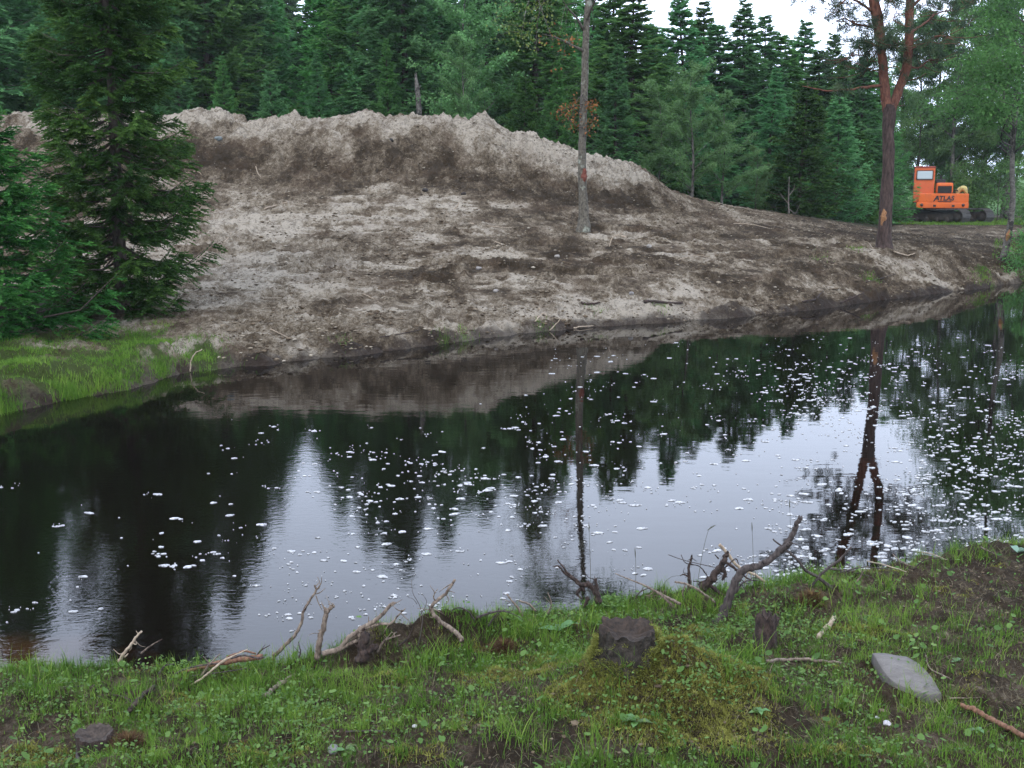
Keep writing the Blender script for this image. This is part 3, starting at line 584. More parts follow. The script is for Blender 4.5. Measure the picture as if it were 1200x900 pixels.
def clods():
    """loose crumbs of soil on both banks"""
    B = Bag(); ico = np.array([[0, 0, 1], [.9, 0, .3], [.28, .85, .3], [-.72, .53, .3], [-.72, -.53, .3], [.28, -.85, .3], [.5, .4, -.5], [-.5, .4, -.5], [-.5, -.4, -.5], [.5, -.4, -.5]])
    T = [(0, 1, 2), (0, 2, 3), (0, 3, 4), (0, 4, 5), (0, 5, 1), (1, 6, 2), (2, 7, 3), (3, 8, 4), (4, 9, 5), (5, 9, 1), (6, 7, 2), (7, 8, 3), (8, 9, 4), (9, 6, 1), (6, 9, 8), (6, 8, 7)]
    X, Y = scatter(9000, 2.2, 6); k = rng.random(len(X)) < np.clip(baref(X, Y), 0.05, 1) * 0.7; X, Y = X[k], Y[k]; s = rng.uniform(.002, .0065, len(X)) * np.exp(rng.normal(0, .3, len(X)))
    near_n = len(X); m = 26000; t = rng.uniform(-.42, .5, m); y = farline(t) + 14 * rng.random(m)**1.2; y = np.minimum(y, 29); x = t * y; k = noise2(x * 1.2, y * 1.2, 91) + .3 * rng.normal(size=m) > 0.05; k &= ~((t < -.285) & (y < 14.2)); x, y = x[k], y[k]
    X = np.concatenate([X, x]); Y = np.concatenate([Y, y]); s = np.concatenate([s, rng.uniform(.008, .024, len(x)) * np.exp(rng.normal(0, .3, len(x)))]); Z = height(X, Y)
    for i in range(len(X)):
        v = ico * rng.uniform(.7, 1.3, (10, 1)) * s[i] * np.array([1.3, 1.1, .55]); a = rng.uniform(0, 6.28); c_, s_ = math.cos(a), math.sin(a)
        v = np.column_stack([v[:, 0] * c_ - v[:, 1] * s_, v[:, 0] * s_ + v[:, 1] * c_, v[:, 2]]) + [X[i], Y[i], Z[i] + s[i] * .3]
        B.add(v, T=np.array(T), tint=rng.random() * (.75 if i < near_n else 1))
    b = NB('soil_crumb'); b.set(b.ramp(b.attr('tint'), [(0, (.035, .024, .016)), (.6, (.11, .082, .054)), (.9, (.20, .165, .12)), (1, (.30, .26, .2))]), .95, .05); b.bump(b.noise(b.obj(), 40, 4), .5, .01)
    tag(B.build('soil_crumbs', b.m, smooth=False), kind='stuff')
clods()
# ------------------------------------------------------------------ trees
MAT['spruce_bark'] = bark_mat('spruce_bark', (0.028, 0.020, 0.015), (0.085, 0.066, 0.052))
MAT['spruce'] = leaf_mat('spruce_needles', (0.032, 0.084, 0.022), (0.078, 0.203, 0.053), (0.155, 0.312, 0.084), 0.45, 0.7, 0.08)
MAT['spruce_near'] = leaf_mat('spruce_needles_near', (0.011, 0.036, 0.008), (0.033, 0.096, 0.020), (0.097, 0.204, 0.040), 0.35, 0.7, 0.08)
MAT['spruce_blue'] = leaf_mat('spruce_needles_blue', (0.032, 0.087, 0.031), (0.081, 0.210, 0.073), (0.155, 0.319, 0.119), 0.45, 0.7, 0.08)
MAT['leaf'] = leaf_mat('birch_leaf', (0.040, 0.091, 0.024), (0.090, 0.195, 0.053), (0.169, 0.293, 0.086), 0.5, 0.6, 0.15)
MAT['leaf_grey'] = leaf_mat('willow_leaf', (0.052, 0.110, 0.036), (0.110, 0.222, 0.075), (0.196, 0.336, 0.120), 0.5, 0.6, 0.15)
MAT['leaf_yellow'] = leaf_mat('yellowing_leaf', (0.035, 0.060, 0.014), (0.085, 0.115, 0.022), (0.19, 0.20, 0.04), 0.35, 0.5, 0.3)
MAT['leaf_rust'] = leaf_mat('rusty_leaf', (0.08, 0.028, 0.010), (0.18, 0.068, 0.024), (0.27, 0.12, 0.04), 0.25, 0.7, 0.2)
MAT['birch_bark'] = bark_mat('birch_bark', (0.045, 0.038, 0.032), (0.135, 0.125, 0.105), (0.020, 0.017, 0.014), 0.5, (3, 3, 7), 4, .8, .012)
MAT['lichen_bark'] = bark_mat('lichen_bark', (0.038, 0.030, 0.024), (0.125, 0.112, 0.082), (0.21, 0.22, 0.17), 0.57, (9, 9, 6), 3, .9, .02)
MAT['pine_low'] = bark_mat('pine_bark_low', (0.016, 0.010, 0.008), (0.070, 0.045, 0.036), (0.14, 0.11, 0.10), 0.64, (8, 8, 2.2), 3, 1.0, .03)
MAT['pine_up'] = bark_mat('pine_bark_upper', (0.055, 0.022, 0.014), (0.17, 0.070, 0.042), (0.10, 0.075, 0.06), 0.66, (8, 8, 3), 3, .8, .02)
MAT['wound'] = bark_mat('bare_wood_orange', (0.10, 0.045, 0.02), (0.30, 0.15, 0.065), sc=(20, 20, 2))
MAT['wound_red'] = bark_mat('bare_wood_red', (0.06, 0.016, 0.010), (0.17, 0.055, 0.034), sc=(20, 20, 3))
MAT['twig'] = bark_mat('twig_bark', (0.03, 0.024, 0.02), (0.09, 0.074, 0.062))

def diamonds(base, d, L, w, tilt_rng):
    """flat kite shaped tufts: base points, unit directions, lengths, widths"""
    n = len(base); r = tilt_rng.normal(size=(n, 3)); r[:, 2] *= 0.45
    s = np.cross(d, np.array([0, 0, 1.0]) + 0.9 * r); s /= np.linalg.norm(s, axis=1)[:, None] + 1e-9
    m = base + d * (L * 0.45)[:, None]
    Vv = np.stack([base, m + s * w[:, None] * .5, base + d * L[:, None], m - s * w[:, None] * .5], 1).reshape(-1, 3)
    return Vv, np.arange(4 * n).reshape(n, 4)
def spruce_mesh(H, Rad, whorl, per, twigs, tufts, tl, tw, seed, low=0.02, droop=0.3, dens=1.0, flare=0.85, crop=0.0):
    g = np.random.default_rng(seed); Bv = []; Dv = []; Lv = []; Wv = []; Tv = []; bag = Bag()
    lean = g.normal(0, 0.012, 2)
    axis = lambda z: np.array([lean[0] * z + .05 * math.sin(z * .7 + seed), lean[1] * z + .05 * math.cos(z * .6 + seed), z])
    r0 = 0.012 * H + 0.02
    bag.tube([axis(z) for z in np.linspace(-0.3, H, 9)], np.interp(np.linspace(0, 1, 9), [0, 1], [r0, 0.006]), 7, 3, .1, seed=seed)
    nw = int(H / whorl)
    for k in range(nw):
        z0 = low * H + (H * (1 - low)) * (k / nw)**0.97; q = z0 / H
        Lw = Rad * (1 - q)**flare * (0.55 + 0.45 * sstep(-0.02, 0.12, q)) + 0.03
        nb = per + (g.random() < .5)
        a0 = g.uniform(0, 6.28)
        tl_ = tl * (1 - .55 * sstep(.8, 1, q))
        for b in range(nb + 2):
            az = a0 + b * 2 * math.pi / (nb + 2) + g.normal(0, .22); zz = z0 + g.normal(0, whorl * .25); L = Lw * g.uniform(.62, 1.14)
            if g.random() > dens: continue
            if b >= nb: L *= .55
            up = (0.75 * sstep(.75, 1, q) - droop * (1 - q) * g.uniform(.6, 1.3)); cur = (0.35 * (1 - q) + .1) * g.uniform(.5, 1.2)
            ca, sa = math.cos(az), math.sin(az); ax = axis(min(zz, H))
            side = g.normal(0, .08)
            def pt(s): return np.stack([ax[0] + L * s * ca - side * L * s * s * sa, ax[1] + L * s * sa + side * L * s * s * ca, ax[2] + L * (up * s + cur * s * s * s - .10 * np.sin(s * 3.1))], -1)
            s = np.array([0, .35, .7, 1.0]); bag.tube(pt(s), [0.012 * L + .006, .008 * L + .004, .005 * L + .003, .002], 4, 1, .0)
            nt_ = max(3, int(twigs * (0.35 + 0.65 * L / (Rad + .1)))); st = g.uniform(.10, 1.0, nt_ * 2)**.8; sg = np.where(np.arange(nt_ * 2) % 2 == 0, 1, -1)
            tlen = (0.16 + 0.42 * L * (1 - st)**.8 * (0.4 + .6 * st)) * g.uniform(.6, 1.2, nt_ * 2)
            tb = pt(st); ta = az + sg * g.normal(.82, .2, nt_ * 2) * (1 - .35 * st); te = up * .6 + .3 * cur + g.normal(-.10, .16, nt_ * 2)
            tint_b = g.normal(.40, .13)
            # the leader of the branch itself is one more twig line
            nl = int(tufts * 1.6); sl_ = np.linspace(.3, 1, nl); lb = pt(sl_); ld = pt(np.minimum(sl_ + .05, 1.05)) - pt(sl_); ld /= np.linalg.norm(ld, axis=1)[:, None]
            for sgn in (-1, 0, 1):
                a = math.pi * .22 * sgn; dd = np.stack([ld[:, 0] * math.cos(a) - ld[:, 1] * math.sin(a), ld[:, 0] * math.sin(a) + ld[:, 1] * math.cos(a), ld[:, 2]], -1)
                Bv.append(lb); Dv.append(dd); Lv.append(np.full(nl, tl_) * g.uniform(.7, 1.2, nl)); Wv.append(np.full(nl, tw)); Tv.append(tint_b + .25 * sl_**3 + g.normal(0, .08, nl))
            u = np.linspace(.12, 1, tufts)[None]; m = nt_ * 2
            dx = np.cos(ta)[:, None]; dy = np.sin(ta)[:, None]
            for sgn in (-1, 1):
                a2 = ta[:, None] + sgn * g.uniform(.35, .95, (m, tufts)); p = np.stack([tb[:, 0:1] + dx * u * tlen[:, None], tb[:, 1:2] + dy * u * tlen[:, None], tb[:, 2:3] + (te[:, None] * u - .10 * u**2) * tlen[:, None]], -1)
                dz = te[:, None] + g.normal(0, .22, (m, tufts)); dd = np.stack([np.cos(a2), np.sin(a2), dz], -1); dd /= np.linalg.norm(dd, axis=-1)[..., None]
                n = m * tufts; Bv.append(p.reshape(-1, 3)); Dv.append(dd.reshape(-1, 3)); Lv.append(tl_ * g.uniform(.6, 1.25, n)); Wv.append(tw * g.uniform(.7, 1.3, n))
                Tv.append((tint_b + .30 * (u**2 * (.3 + .7 * st[:, None]))).reshape(-1) + g.normal(0, .09, n))
    V_, Q = diamonds(np.vstack(Bv), np.vstack(Dv), np.concatenate(Lv), np.concatenate(Wv), g)
    return bag, V_, Q, np.clip(np.concatenate(Tv), 0, 1)
def make_spruce(mat, bark, name='spruce_tree', **k):
    root = empty(name, (0, 0, 0)); bag, V_, Q, t = spruce_mesh(**k)
    bag.build('trunk', bark, root); mk('crown', V_, Q, mat, root, False, {'tint': t}); return root
def leafy_mesh(H, spread, seed, r0, nlimb, nleaf, size, base=0.15, weep=0.35, lean=(0, 0), clump=0.16, path=None, up=0.9, sub=5, azr=None):
    g = np.random.default_rng(seed); bag = Bag()
    if path is None:
        zs = np.linspace(-.3, H * .96, 8); path = [(lean[0] * z / H + .03 * H * math.sin(z / H * 5 + seed) * z / H, lean[1] * z / H + .03 * H * math.cos(z / H * 4 + seed) * z / H, z) for z in zs]
    rad = np.interp(np.linspace(0, 1, len(path)), [0, .06, 1], [r0 * 1.35, r0, .012]); bag.tube(path, rad, 10, 5, .12, seed=seed)
    pc = catmull(path, 10); tips = []
    for i in range(nlimb):
        q = base + (1 - base) * ((i + g.random()) / nlimb); p0 = pc[int(q * (len(pc) - 1))]
        az = g.uniform(*azr) if azr and g.random() < .75 else g.uniform(0, 6.28); L = spread * (1 - .75 * max(0, q - .25)) * g.uniform(.55, 1.15)
        s = np.array([0, .3, .65, 1.0]); h = L * (up * s * g.uniform(.5, 1.1) - weep * 1.6 * s**2.6)
        lp = np.column_stack([p0[0] + np.cos(az) * L * s, p0[1] + np.sin(az) * L * s, p0[2] + h]); lp[1:] += g.normal(0, .05 * L, (3, 3))
        rr = max(.010, r0 * .38 * (1 - q * .7)); bag.tube(lp, [rr, rr * .7, rr * .4, .004], 5, 3, .1, seed=i)
        lc = catmull(lp, 6)
        for j in range(sub):
            b = lc[int(g.uniform(.25, .98) * (len(lc) - 1))]; a2 = az + g.normal(0, .9); l2 = L * g.uniform(.18, .42)
            tip = b + np.array([math.cos(a2) * l2, math.sin(a2) * l2, l2 * (g.uniform(.3, .9) - weep * 1.3)]); mid = (b + tip) / 2 + [0, 0, l2 * .15]
            if weep > .3: tip[2] -= l2 * .5
            bag.tube([b, mid, tip], [rr * .35 + .002, .004, .002], 4, 2, 0); tips.append((b, mid, tip))
    tips = np.array(tips); ci = g.integers(0, len(tips), nleaf); u = g.random(nleaf)[:, None]; T3 = tips[ci]
    c = T3[:, 0] * (1 - u)**2 + 2 * u * (1 - u) * T3[:, 1] + u**2 * T3[:, 2] + g.normal(0, clump, (nleaf, 3)) * np.array([1, 1, .8])
    d = g.normal(size=(nleaf, 3)); d[:, 2] -= .6; d /= np.linalg.norm(d, axis=1)[:, None]
    V_, Q = diamonds(c, d, size * g.uniform(.6, 1.3, nleaf), size * .75 * g.uniform(.7, 1.2, nleaf), g)
    ct = g.normal(.42, .14, len(tips)); t = ct[ci] + g.normal(0, .12, nleaf)
    return bag, V_, Q, np.clip(t, 0, 1)
def make_leafy(mat, bark, name, **k):
    root = empty(name, (0, 0, 0)); bag, V_, Q, t = leafy_mesh(**k); bag.build('trunk', bark, root); mk('crown', V_, Q, mat, root, False, {'tint': t}); return root
def copy_tree(src):
    r = src.copy(); COL.objects.link(r)
    for ch in src.children: c = ch.copy(); COL.objects.link(c); c.parent = r
    return r
PROTO = {}; USED = {}
def proto(kind):
    if kind not in PROTO:
        ks = []
        if kind == 's':
            for i in range(5): ks.append((12.0, make_spruce(MAT['spruce' if i % 2 else 'spruce_blue'], MAT['spruce_bark'], H=12.0, Rad=[2.5, 2.9, 2.3, 2.7, 2.4][i], whorl=.34, per=6, twigs=12, tufts=9, tl=.15, tw=.046, seed=20 + i, droop=[.25, .4, .3, .2, .35][i], flare=[.95, 1.05, .9, 1.0, .85][i])))
        if kind == 'y':
            for i in range(2): ks.append((5.0, make_spruce(MAT['spruce_near' if i else 'spruce_blue'], MAT['spruce_bark'], H=5.0, Rad=1.7, whorl=.22, per=6, twigs=9, tufts=6, tl=.12, tw=.045, seed=40 + i, droop=.05, flare=.9)))
        if kind == 'w':
            for i in range(3): ks.append((8.0, make_leafy(MAT['leaf_grey'], MAT['birch_bark'], 'willow_tree', H=8.0, spread=2.3, seed=60 + i, r0=.09, nlimb=34, nleaf=20000, size=.10, base=.06, weep=.06, up=1.35, clump=.11, sub=7)))
        if kind == 'b':
            for i in range(3): ks.append((12.0, make_leafy(MAT['leaf'], MAT['birch_bark'], 'birch_tree', H=12.0, spread=3.0, seed=70 + i, r0=.13, nlimb=44, nleaf=30000, size=.105, base=.22, weep=.42, up=.9, clump=.15, sub=8)))
        PROTO[kind] = ks; USED[kind] = set()
    return PROTO[kind]
ORD = ['first', 'second', 'third', 'fourth', 'fifth', 'sixth', 'seventh', 'eighth', 'ninth', 'tenth', 'eleventh', 'twelfth', 'thirteenth', 'fourteenth', 'fifteenth', 'sixteenth', 'seventeenth', 'eighteenth', 'nineteenth', 'twentieth']
def place(kind, i, loc, H, rz, wide=1.0):
    ks = proto(kind); i %= len(ks); h0, src = ks[i]
    o = src if i not in USED[kind] else copy_tree(src); USED[kind].add(i)
    s = H / h0; o.location = loc; o.scale = (s * wide, s * wide, s); o.rotation_euler = (0, 0, rz); return o
# skyline trees, known from their mirror image in the pond: (pixel x, pixel y of the mirrored tip, depth, kind)
FRONT = [(-150, 740, 31, 's'), (-85, 820, 30, 's'), (-25, 810, 32, 's'), (22, 800, 31, 's'), (58, 750, 35, 's'), (112, 590, 40, 's'), (160, 700, 35, 's'), (200, 740, 33.5, 's'), (240, 740, 35, 's'), (278, 722, 35, 's'), (302, 665, 37, 's'), (324, 610, 39, 's'), (340, 560, 43, 's'),
         (350, 497, 52, 's'), (383, 560, 40, 's'), (400, 610, 36, 's'), (440, 648, 35, 's'), (463, 655, 34, 's'), (487, 676, 33.5, 's'), (527, 644, 37, 's'), (553, 600, 33, 'w'), (572, 612, 41, 's'), (600, 580, 46, 's'), (626, 640, 34.5, 's'), (655, 585, 42, 's'), (683, 560, 47, 's'),
         (709, 585, 38, 's'), (738, 574, 36.5, 's'), (763, 505, 45, 's'), (791, 568, 37.4, 's'), (812, 540, 43, 's'), (833, 520, 41, 's'), (856, 545, 41, 's'), (876, 528, 42, 's'), (896, 505, 43, 's'), (915, 514, 45, 's'), (934, 488, 43, 's'), (953, 496, 47, 's'), (972, 480, 44, 's'), (992, 484, 42, 's'), (1010, 472, 46, 's'),
         (1036, 490, 62, 'b'), (1053, 500, 63, 'b'), (1070, 500, 61, 'b'), (1092, 545, 57, 'b'), (1122, 590, 60, 'b'), (1150, 610, 57.5, 'b'), (1180, 620, 61, 'b'), (1215, 620, 58, 'b'), (1262, 640, 55, 'b'), (1310, 640, 50, 'b')]
cnt = {}
front_lab = {'s': 'tall dark spruce whose tip makes the skyline above the {0}, {1} in its row', 'w': 'pale grey-green willow behind the sand mound crest', 'b': 'leafy birch rising in the row behind the {0}, {1} in its row'}
for i, (px, py, Y, k) in enumerate(FRONT):
    m = M(px, py, Y); x = m[0]; Hh = m[2]; z = hz(x, Y); zone = 'sand mound' if px < 700 else ('flat soil bank' if px < 1050 else 'excavator')
    wide = 1.0 if k == 's' else .9
    if k == 's' and Hh - z < 7: wide = 1.35
    if px < 570: wide *= 1.35
    elif px < 955: wide *= 1.55
    elif px < 995: wide *= 1.1
    o = place(k, i * 3 + (i // 5), (x, Y, z - .1), Hh - z + .1, i * 1.7, wide); n = cnt[(zone, k)] = cnt.get((zone, k), -1) + 1
    if k == 's': lab = f'tall spruce with its tip on the skyline over the {zone}, {(ORD + ["twenty-first", "twenty-second", "twenty-third", "twenty-fourth", "twenty-fifth", "twenty-sixth", "twenty-seventh"])[n]} from left'
    elif k == 'w': lab = 'pale grey-green willow rising just behind the mound crest beside the tallest spruce'
    else: lab = f'tall leafy birch in the green wall behind the {zone}, {ORD[n]} from left'
    tag(o, lab, 'spruce' if k == 's' else 'willow' if k == 'w' else 'birch', {'s': 'spruces of the forest edge', 'w': 'willows at the forest edge', 'b': 'birches behind the excavator'}[k])
# lower trees standing before them: (base pixel x, pixel y of the top in the picture, depth, kind, width, label)
LOW = [(318, 78, 31.5, 'y', 1.0, 'small bright spruce just behind the leftmost hump of the mound crest'), (262, 60, 31.5, 's', 1.1, 'narrow blue-green spruce just behind the mound, beside the near spruce'), (372, 55, 32, 's', 1.1, 'mid-green spruce behind the dip in the mound crest'),
       (452, 40, 32, 's', 1.0, 'dark spruce standing close behind the middle of the mound crest'), (545, 42, 31.2, 'w', 1.0, 'pale grey-green leafy tree right behind the highest mound hump'), (615, 85, 31.2, 'y', 1.0, 'small dark spruce behind the pale sand shelf on the mound'),
       (655, 60, 32.5, 's', 1.0, 'slim spruce just behind the lichen-covered birch trunk'), (722, 45, 32, 's', 1.25, 'broad spruce behind the tail of the mound, next to the bare birch trunk'), (775, 95, 32, 'w', 1.0, 'greyish leafy tree behind the low end of the mound'),
       (815, 78, 31.5, 'w', 1.15, 'wide pale leafy tree where the mound ends'), (850, 108, 32.5, 'w', 1.1, 'bushy grey-green tree beside the bright young spruce'), (888, 170, 33.2, 'w', .9, 'low pale bush at the foot of the forest edge'), (905, 75, 36, 's', 1.3, 'pale spruce with a thin spire against the sky gap'),
       (945, 92, 34.5, 'y', 1.2, 'broad bright green young spruce at the edge of the flat soil'), (985, 110, 36, 'y', 1.1, 'dense green spruce close behind the pine trunk'), (1008, 150, 39.5, 'y', .85, 'dark low spruce between the pine trunk and the excavator'), (1000, 70, 42, 's', 1.0, 'deep green spruce seen just beside the pine fork'),
       (1040, 95, 56, 's', 1.2, 'shadowy spruce standing behind the cab of the excavator'), (1080, 110, 58, 'w', 1.2, 'soft leafy tree right above the excavator cab'), (1120, 120, 59, 'b', .9, 'thin birch above the excavator engine hood'), (1108, 168, 60, 'w', 1.2, 'low leafy tree peeping over the excavator engine'), (1150, 135, 61, 'b', .9, 'thin birch with its stem against the bright field'),
       (1185, 110, 59, 'b', .9, 'thin birch at the field edge beside the leaning near birch'), (1235, 120, 50, 'b', .9, 'leafy birch at the edge of the view by the field'), (205, 30, 32.5, 's', 1.1, 'dark spruce filling the gap beside the near spruce'), (125, 40, 33, 's', 1.1, 'dark spruce directly behind the near spruce'), (45, 20, 31.5, 's', 1.2, 'very dark spruce behind the two near spruces'), (-20, 10, 31, 's', 1.2, 'dark spruce with layered boughs at the far left edge of the mound')]
for i, (px, py, Y, k, wd, lab) in enumerate(LOW):
    t = P(px, py, Y); z = hz(t[0], Y); o = place(k, i, (t[0], Y, z - .1), t[2] - z, i * 2.3, wd)
    tag(o, lab, {'s': 'spruce', 'y': 'spruce', 'w': 'leafy tree', 'b': 'birch'}[k], {'s': 'lower trees at the forest edge', 'y': 'lower trees at the forest edge', 'w': 'leafy trees at the forest edge', 'b': 'thin birches by the field'}[k])
# the deeper forest, kept under the skyline
gp = [(-400, .33), (100, .30), (330, .235), (583, .25), (692, .215), (757, .22), (825, .22), (880, .205), (960, .195), (1060, .185), (1078, .30), (1500, .33)]
j = 0
for Y0, step in ((41, 62), (49, 56), (57, 52), (66, 60), (76, 34), (84, 36)):
    for px in np.arange(-330, (1000 if Y0 < 55 else 1030) if Y0 < 70 else 690, step):
        px = px + random.uniform(-15, 15); Y = Y0 + random.uniform(-2.5, 2.5); e = np.interp(px, [a for a, b in gp], [b for a, b in gp]) * random.uniform(.9, .99)
        if Y0 > 70: e = max(e * .0 + random.uniform(.245, .262) - (.03 if px > 640 else 0), .2)
        x = (px - 600) / FPX * Y * .97; z = hz(x, Y); Hh = e * Y - 2
        kk = 'b' if (j % 6 == 5 and px > 380) else 's'
        o = place(kk, j, (x, Y, z - .1), Hh - z, j * 1.1, 1.25); j += 1
        tag(o, 'dark spruce deep in the forest, mostly hidden behind the edge trees' if kk == 's' else 'leafy birch deep in the forest, mostly hidden behind the edge trees', 'spruce' if kk == 's' else 'birch', 'spruces deep in the forest' if kk == 's' else 'birches deep in the forest')
# behind the field and off to the sides
for i, (px, Y, Hh) in enumerate([(1085, 118, 9), (1130, 122, 10), (1180, 118, 9), (1235, 121, 11), (1290, 115, 10)]):
    x = (px - 600) / FPX * Y; o = place('b', i, (x, Y, hz(x, Y) - .1), Hh, i, 1.6); tag(o, 'distant birch at the far side of the bright field', 'birch', 'birches beyond the field')

# two near spruces at the left end of the pond
def near_spruces():
    g = P(140, 350, 14.2)
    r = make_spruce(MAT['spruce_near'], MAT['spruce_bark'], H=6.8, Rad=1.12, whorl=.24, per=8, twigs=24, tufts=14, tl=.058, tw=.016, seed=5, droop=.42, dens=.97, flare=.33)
    r.location = (g[0], 14.4, hz(g[0], 14.4) - .05); tag(r, 'large near spruce with drooping boughs on the grassy bank in front of the mound', 'spruce')
    cc = NB('spruce_cone'); cc.set((.11, .055, .03), .8)
    B = Bag()
    for i in range(46):
        a = random.uniform(0, 6.28); q = random.uniform(.05, .8); z = random.uniform(5.0, 5.9); x, y = math.cos(a) * q, math.sin(a) * q
        B.tube([(x, y, z), (x, y, z - .04), (x + .01, y, z - .10)], [.008, .018, .006], 6, 2, .1, tint=.5)
    B.build('cone_cluster', cc.m, r, True); r.children[-1]['kind'] = 'stuff'
    x, Y = P(-12, 350, 12.9)[0], 12.9
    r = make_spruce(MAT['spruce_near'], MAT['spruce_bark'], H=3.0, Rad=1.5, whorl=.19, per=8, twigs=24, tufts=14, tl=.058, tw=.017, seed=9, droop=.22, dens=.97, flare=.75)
    r.location = (x, Y, hz(x, Y) - .05); tag(r, 'lower green spruce at the picture edge beside the large near spruce', 'spruce')
near_spruces()

def wound(name, base, pts, rad, mat, parent, flat=.55, seed=1):
    B = Bag(); V_, Q, T = tube(pts, rad, 16, 8, .55, seed=seed); B.add(V_, Q, T); return B.build(name, mat, parent)
def bare_birch():
    Y = 22.0; g = P(683, 272, Y); z0 = hz(g[0], Y); o = np.array([g[0], Y, z0])
    pix = [(683, 276), (684, 250), (682, 200), (683, 150), (685, 100), (686, 60), (688, 20), (692, -20), (694, -80), (698, -150), (700, -210)]
    path = [rel(P(a, b, Y), o) for a, b in pix]; path[0][2] = -.25
    root = empty('birch_tree', o, 'slim bare-trunked birch with grey lichen and a red bark wound on the open slope', 'birch')
    B = Bag(); B.tube(path, [.21, .105, .082, .077, .074, .070, .064, .058, .046, .034, .02], 12, 8, .16, seed=4); crown = []
    g2 = np.random.default_rng(11)
    br = [((684, 35), [(675, 20), (664, 8), (655, -10)]), ((687, 25), [(694, 8), (702, -8)]), ((685, 60), [(668, 52), (652, 44), (636, 40)]), ((688, -20), [(665, -60), (640, -70), (615, -40)]), ((690, -60), [(660, -110), (625, -120), (600, -80)]),
          ((694, -90), [(720, -130), (745, -120), (757, -80)]), ((696, -140), [(670, -190), (640, -200)]), ((698, -160), [(725, -200), (750, -190)]), ((692, -40), [(712, -70), (735, -60)]), ((690, -70), [(650, -50), (620, 0), (610, 50)]), ((690, -50), [(655, -25), (632, 15), (628, 60)]), ((692, -60), [(650, -70), (628, -20), (648, 50)]), ((699, -180), [(700, -240), (705, -270)])]
    tips = []
    for k, (a, bs) in enumerate(br):
        dy = g2.uniform(-.9, .9); pp = [rel(P(a[0], a[1], Y), o)]
        for q, c in enumerate(bs): pp.append(rel(P(c[0], c[1], Y + dy * (q + 1) / len(bs)), o))
        B.tube(pp, [.035, .02, .012, .004][:len(pp)] if len(pp) < 5 else None, 6, 5, .15, seed=k); lc = catmull(pp, 8)
        for j in range(7):
            b = lc[int(g2.uniform(.3, 1) * (len(lc) - 1))]; d = g2.normal(size=3) * .28; d[2] -= .18; B.tube([b, b + d * .5 + [0, 0, .04], b + d], [.006, .004, .002], 4, 2, 0); tips.append((b, b + d, k))
    B.build('trunk', MAT['lichen_bark'], root)
    def lv(sel, n, mat, name, sp=.13, size=.055):
        tp = np.array([(a, b) for a, b, k in tips if k in sel]); ci = g2.integers(0, len(tp), n); u = g2.random(n)[:, None]; c = tp[ci, 0] * (1 - u) + tp[ci, 1] * u + g2.normal(0, sp, (n, 3))
        d = g2.normal(size=(n, 3)); d[:, 2] -= .5; d /= np.linalg.norm(d, axis=1)[:, None]; V_, Q = diamonds(c, d, size * g2.uniform(.7, 1.3, n), size * .8 * g2.uniform(.7, 1.2, n), g2)
        return mk(name, V_, Q, mat, root, False, {'tint': np.clip(g2.normal(.5, .22, n), 0, 1)})
    lv([3, 4, 5, 6, 7, 8, 12], 8500, MAT['leaf'], 'crown', .16); lv([9, 10, 11], 900, MAT['leaf_yellow'], 'yellow_foliage', .12); lv([2], 60, MAT['leaf_rust'], 'rusty_foliage', .09)
    # dead rusty sprig halfway up
    bb = Bag(); tip2 = []
    for bs in ([(683, 122), (668, 126), (652, 132)], [(683, 150), (672, 145), (660, 130)], [(684, 115), (692, 122), (697, 120)], [(684, 160), (692, 150), (695, 135)], [(683, 110), (674, 122), (668, 150)]):
        pp = [rel(P(a, b, Y - .1 - .05 * i), o) for i, (a, b) in enumerate(bs)]; bb.tube(pp, [.012, .008, .003], 5, 4, .1); tip2 += [catmull(pp, 6)]
    bb.build('dead_twig', MAT['twig'], root)
    tp = np.vstack([c[4:] for c in tip2]); n = 260; c = tp[g2.integers(0, len(tp), n)] + g2.normal(0, .07, (n, 3)); d = g2.normal(size=(n, 3)); d[:, 2] -= .8; d /= np.linalg.norm(d, axis=1)[:, None]
    V_, Q = diamonds(c, d, .06 * g2.uniform(.7, 1.3, n), .04 * g2.uniform(.7, 1.2, n), g2); mk('dead_leaves', V_, Q, MAT['leaf_rust'], root, False, {'tint': np.clip(g2.normal(.5, .25, n), 0, 1)})
    wound('bark_wound', o, [rel(P(682.5, 219, Y - .035), o), rel(P(684, 205, Y - .035), o), rel(P(683, 190, Y - .035), o)], [.025, .060, .030], MAT['wound_red'], root)
bare_birch()

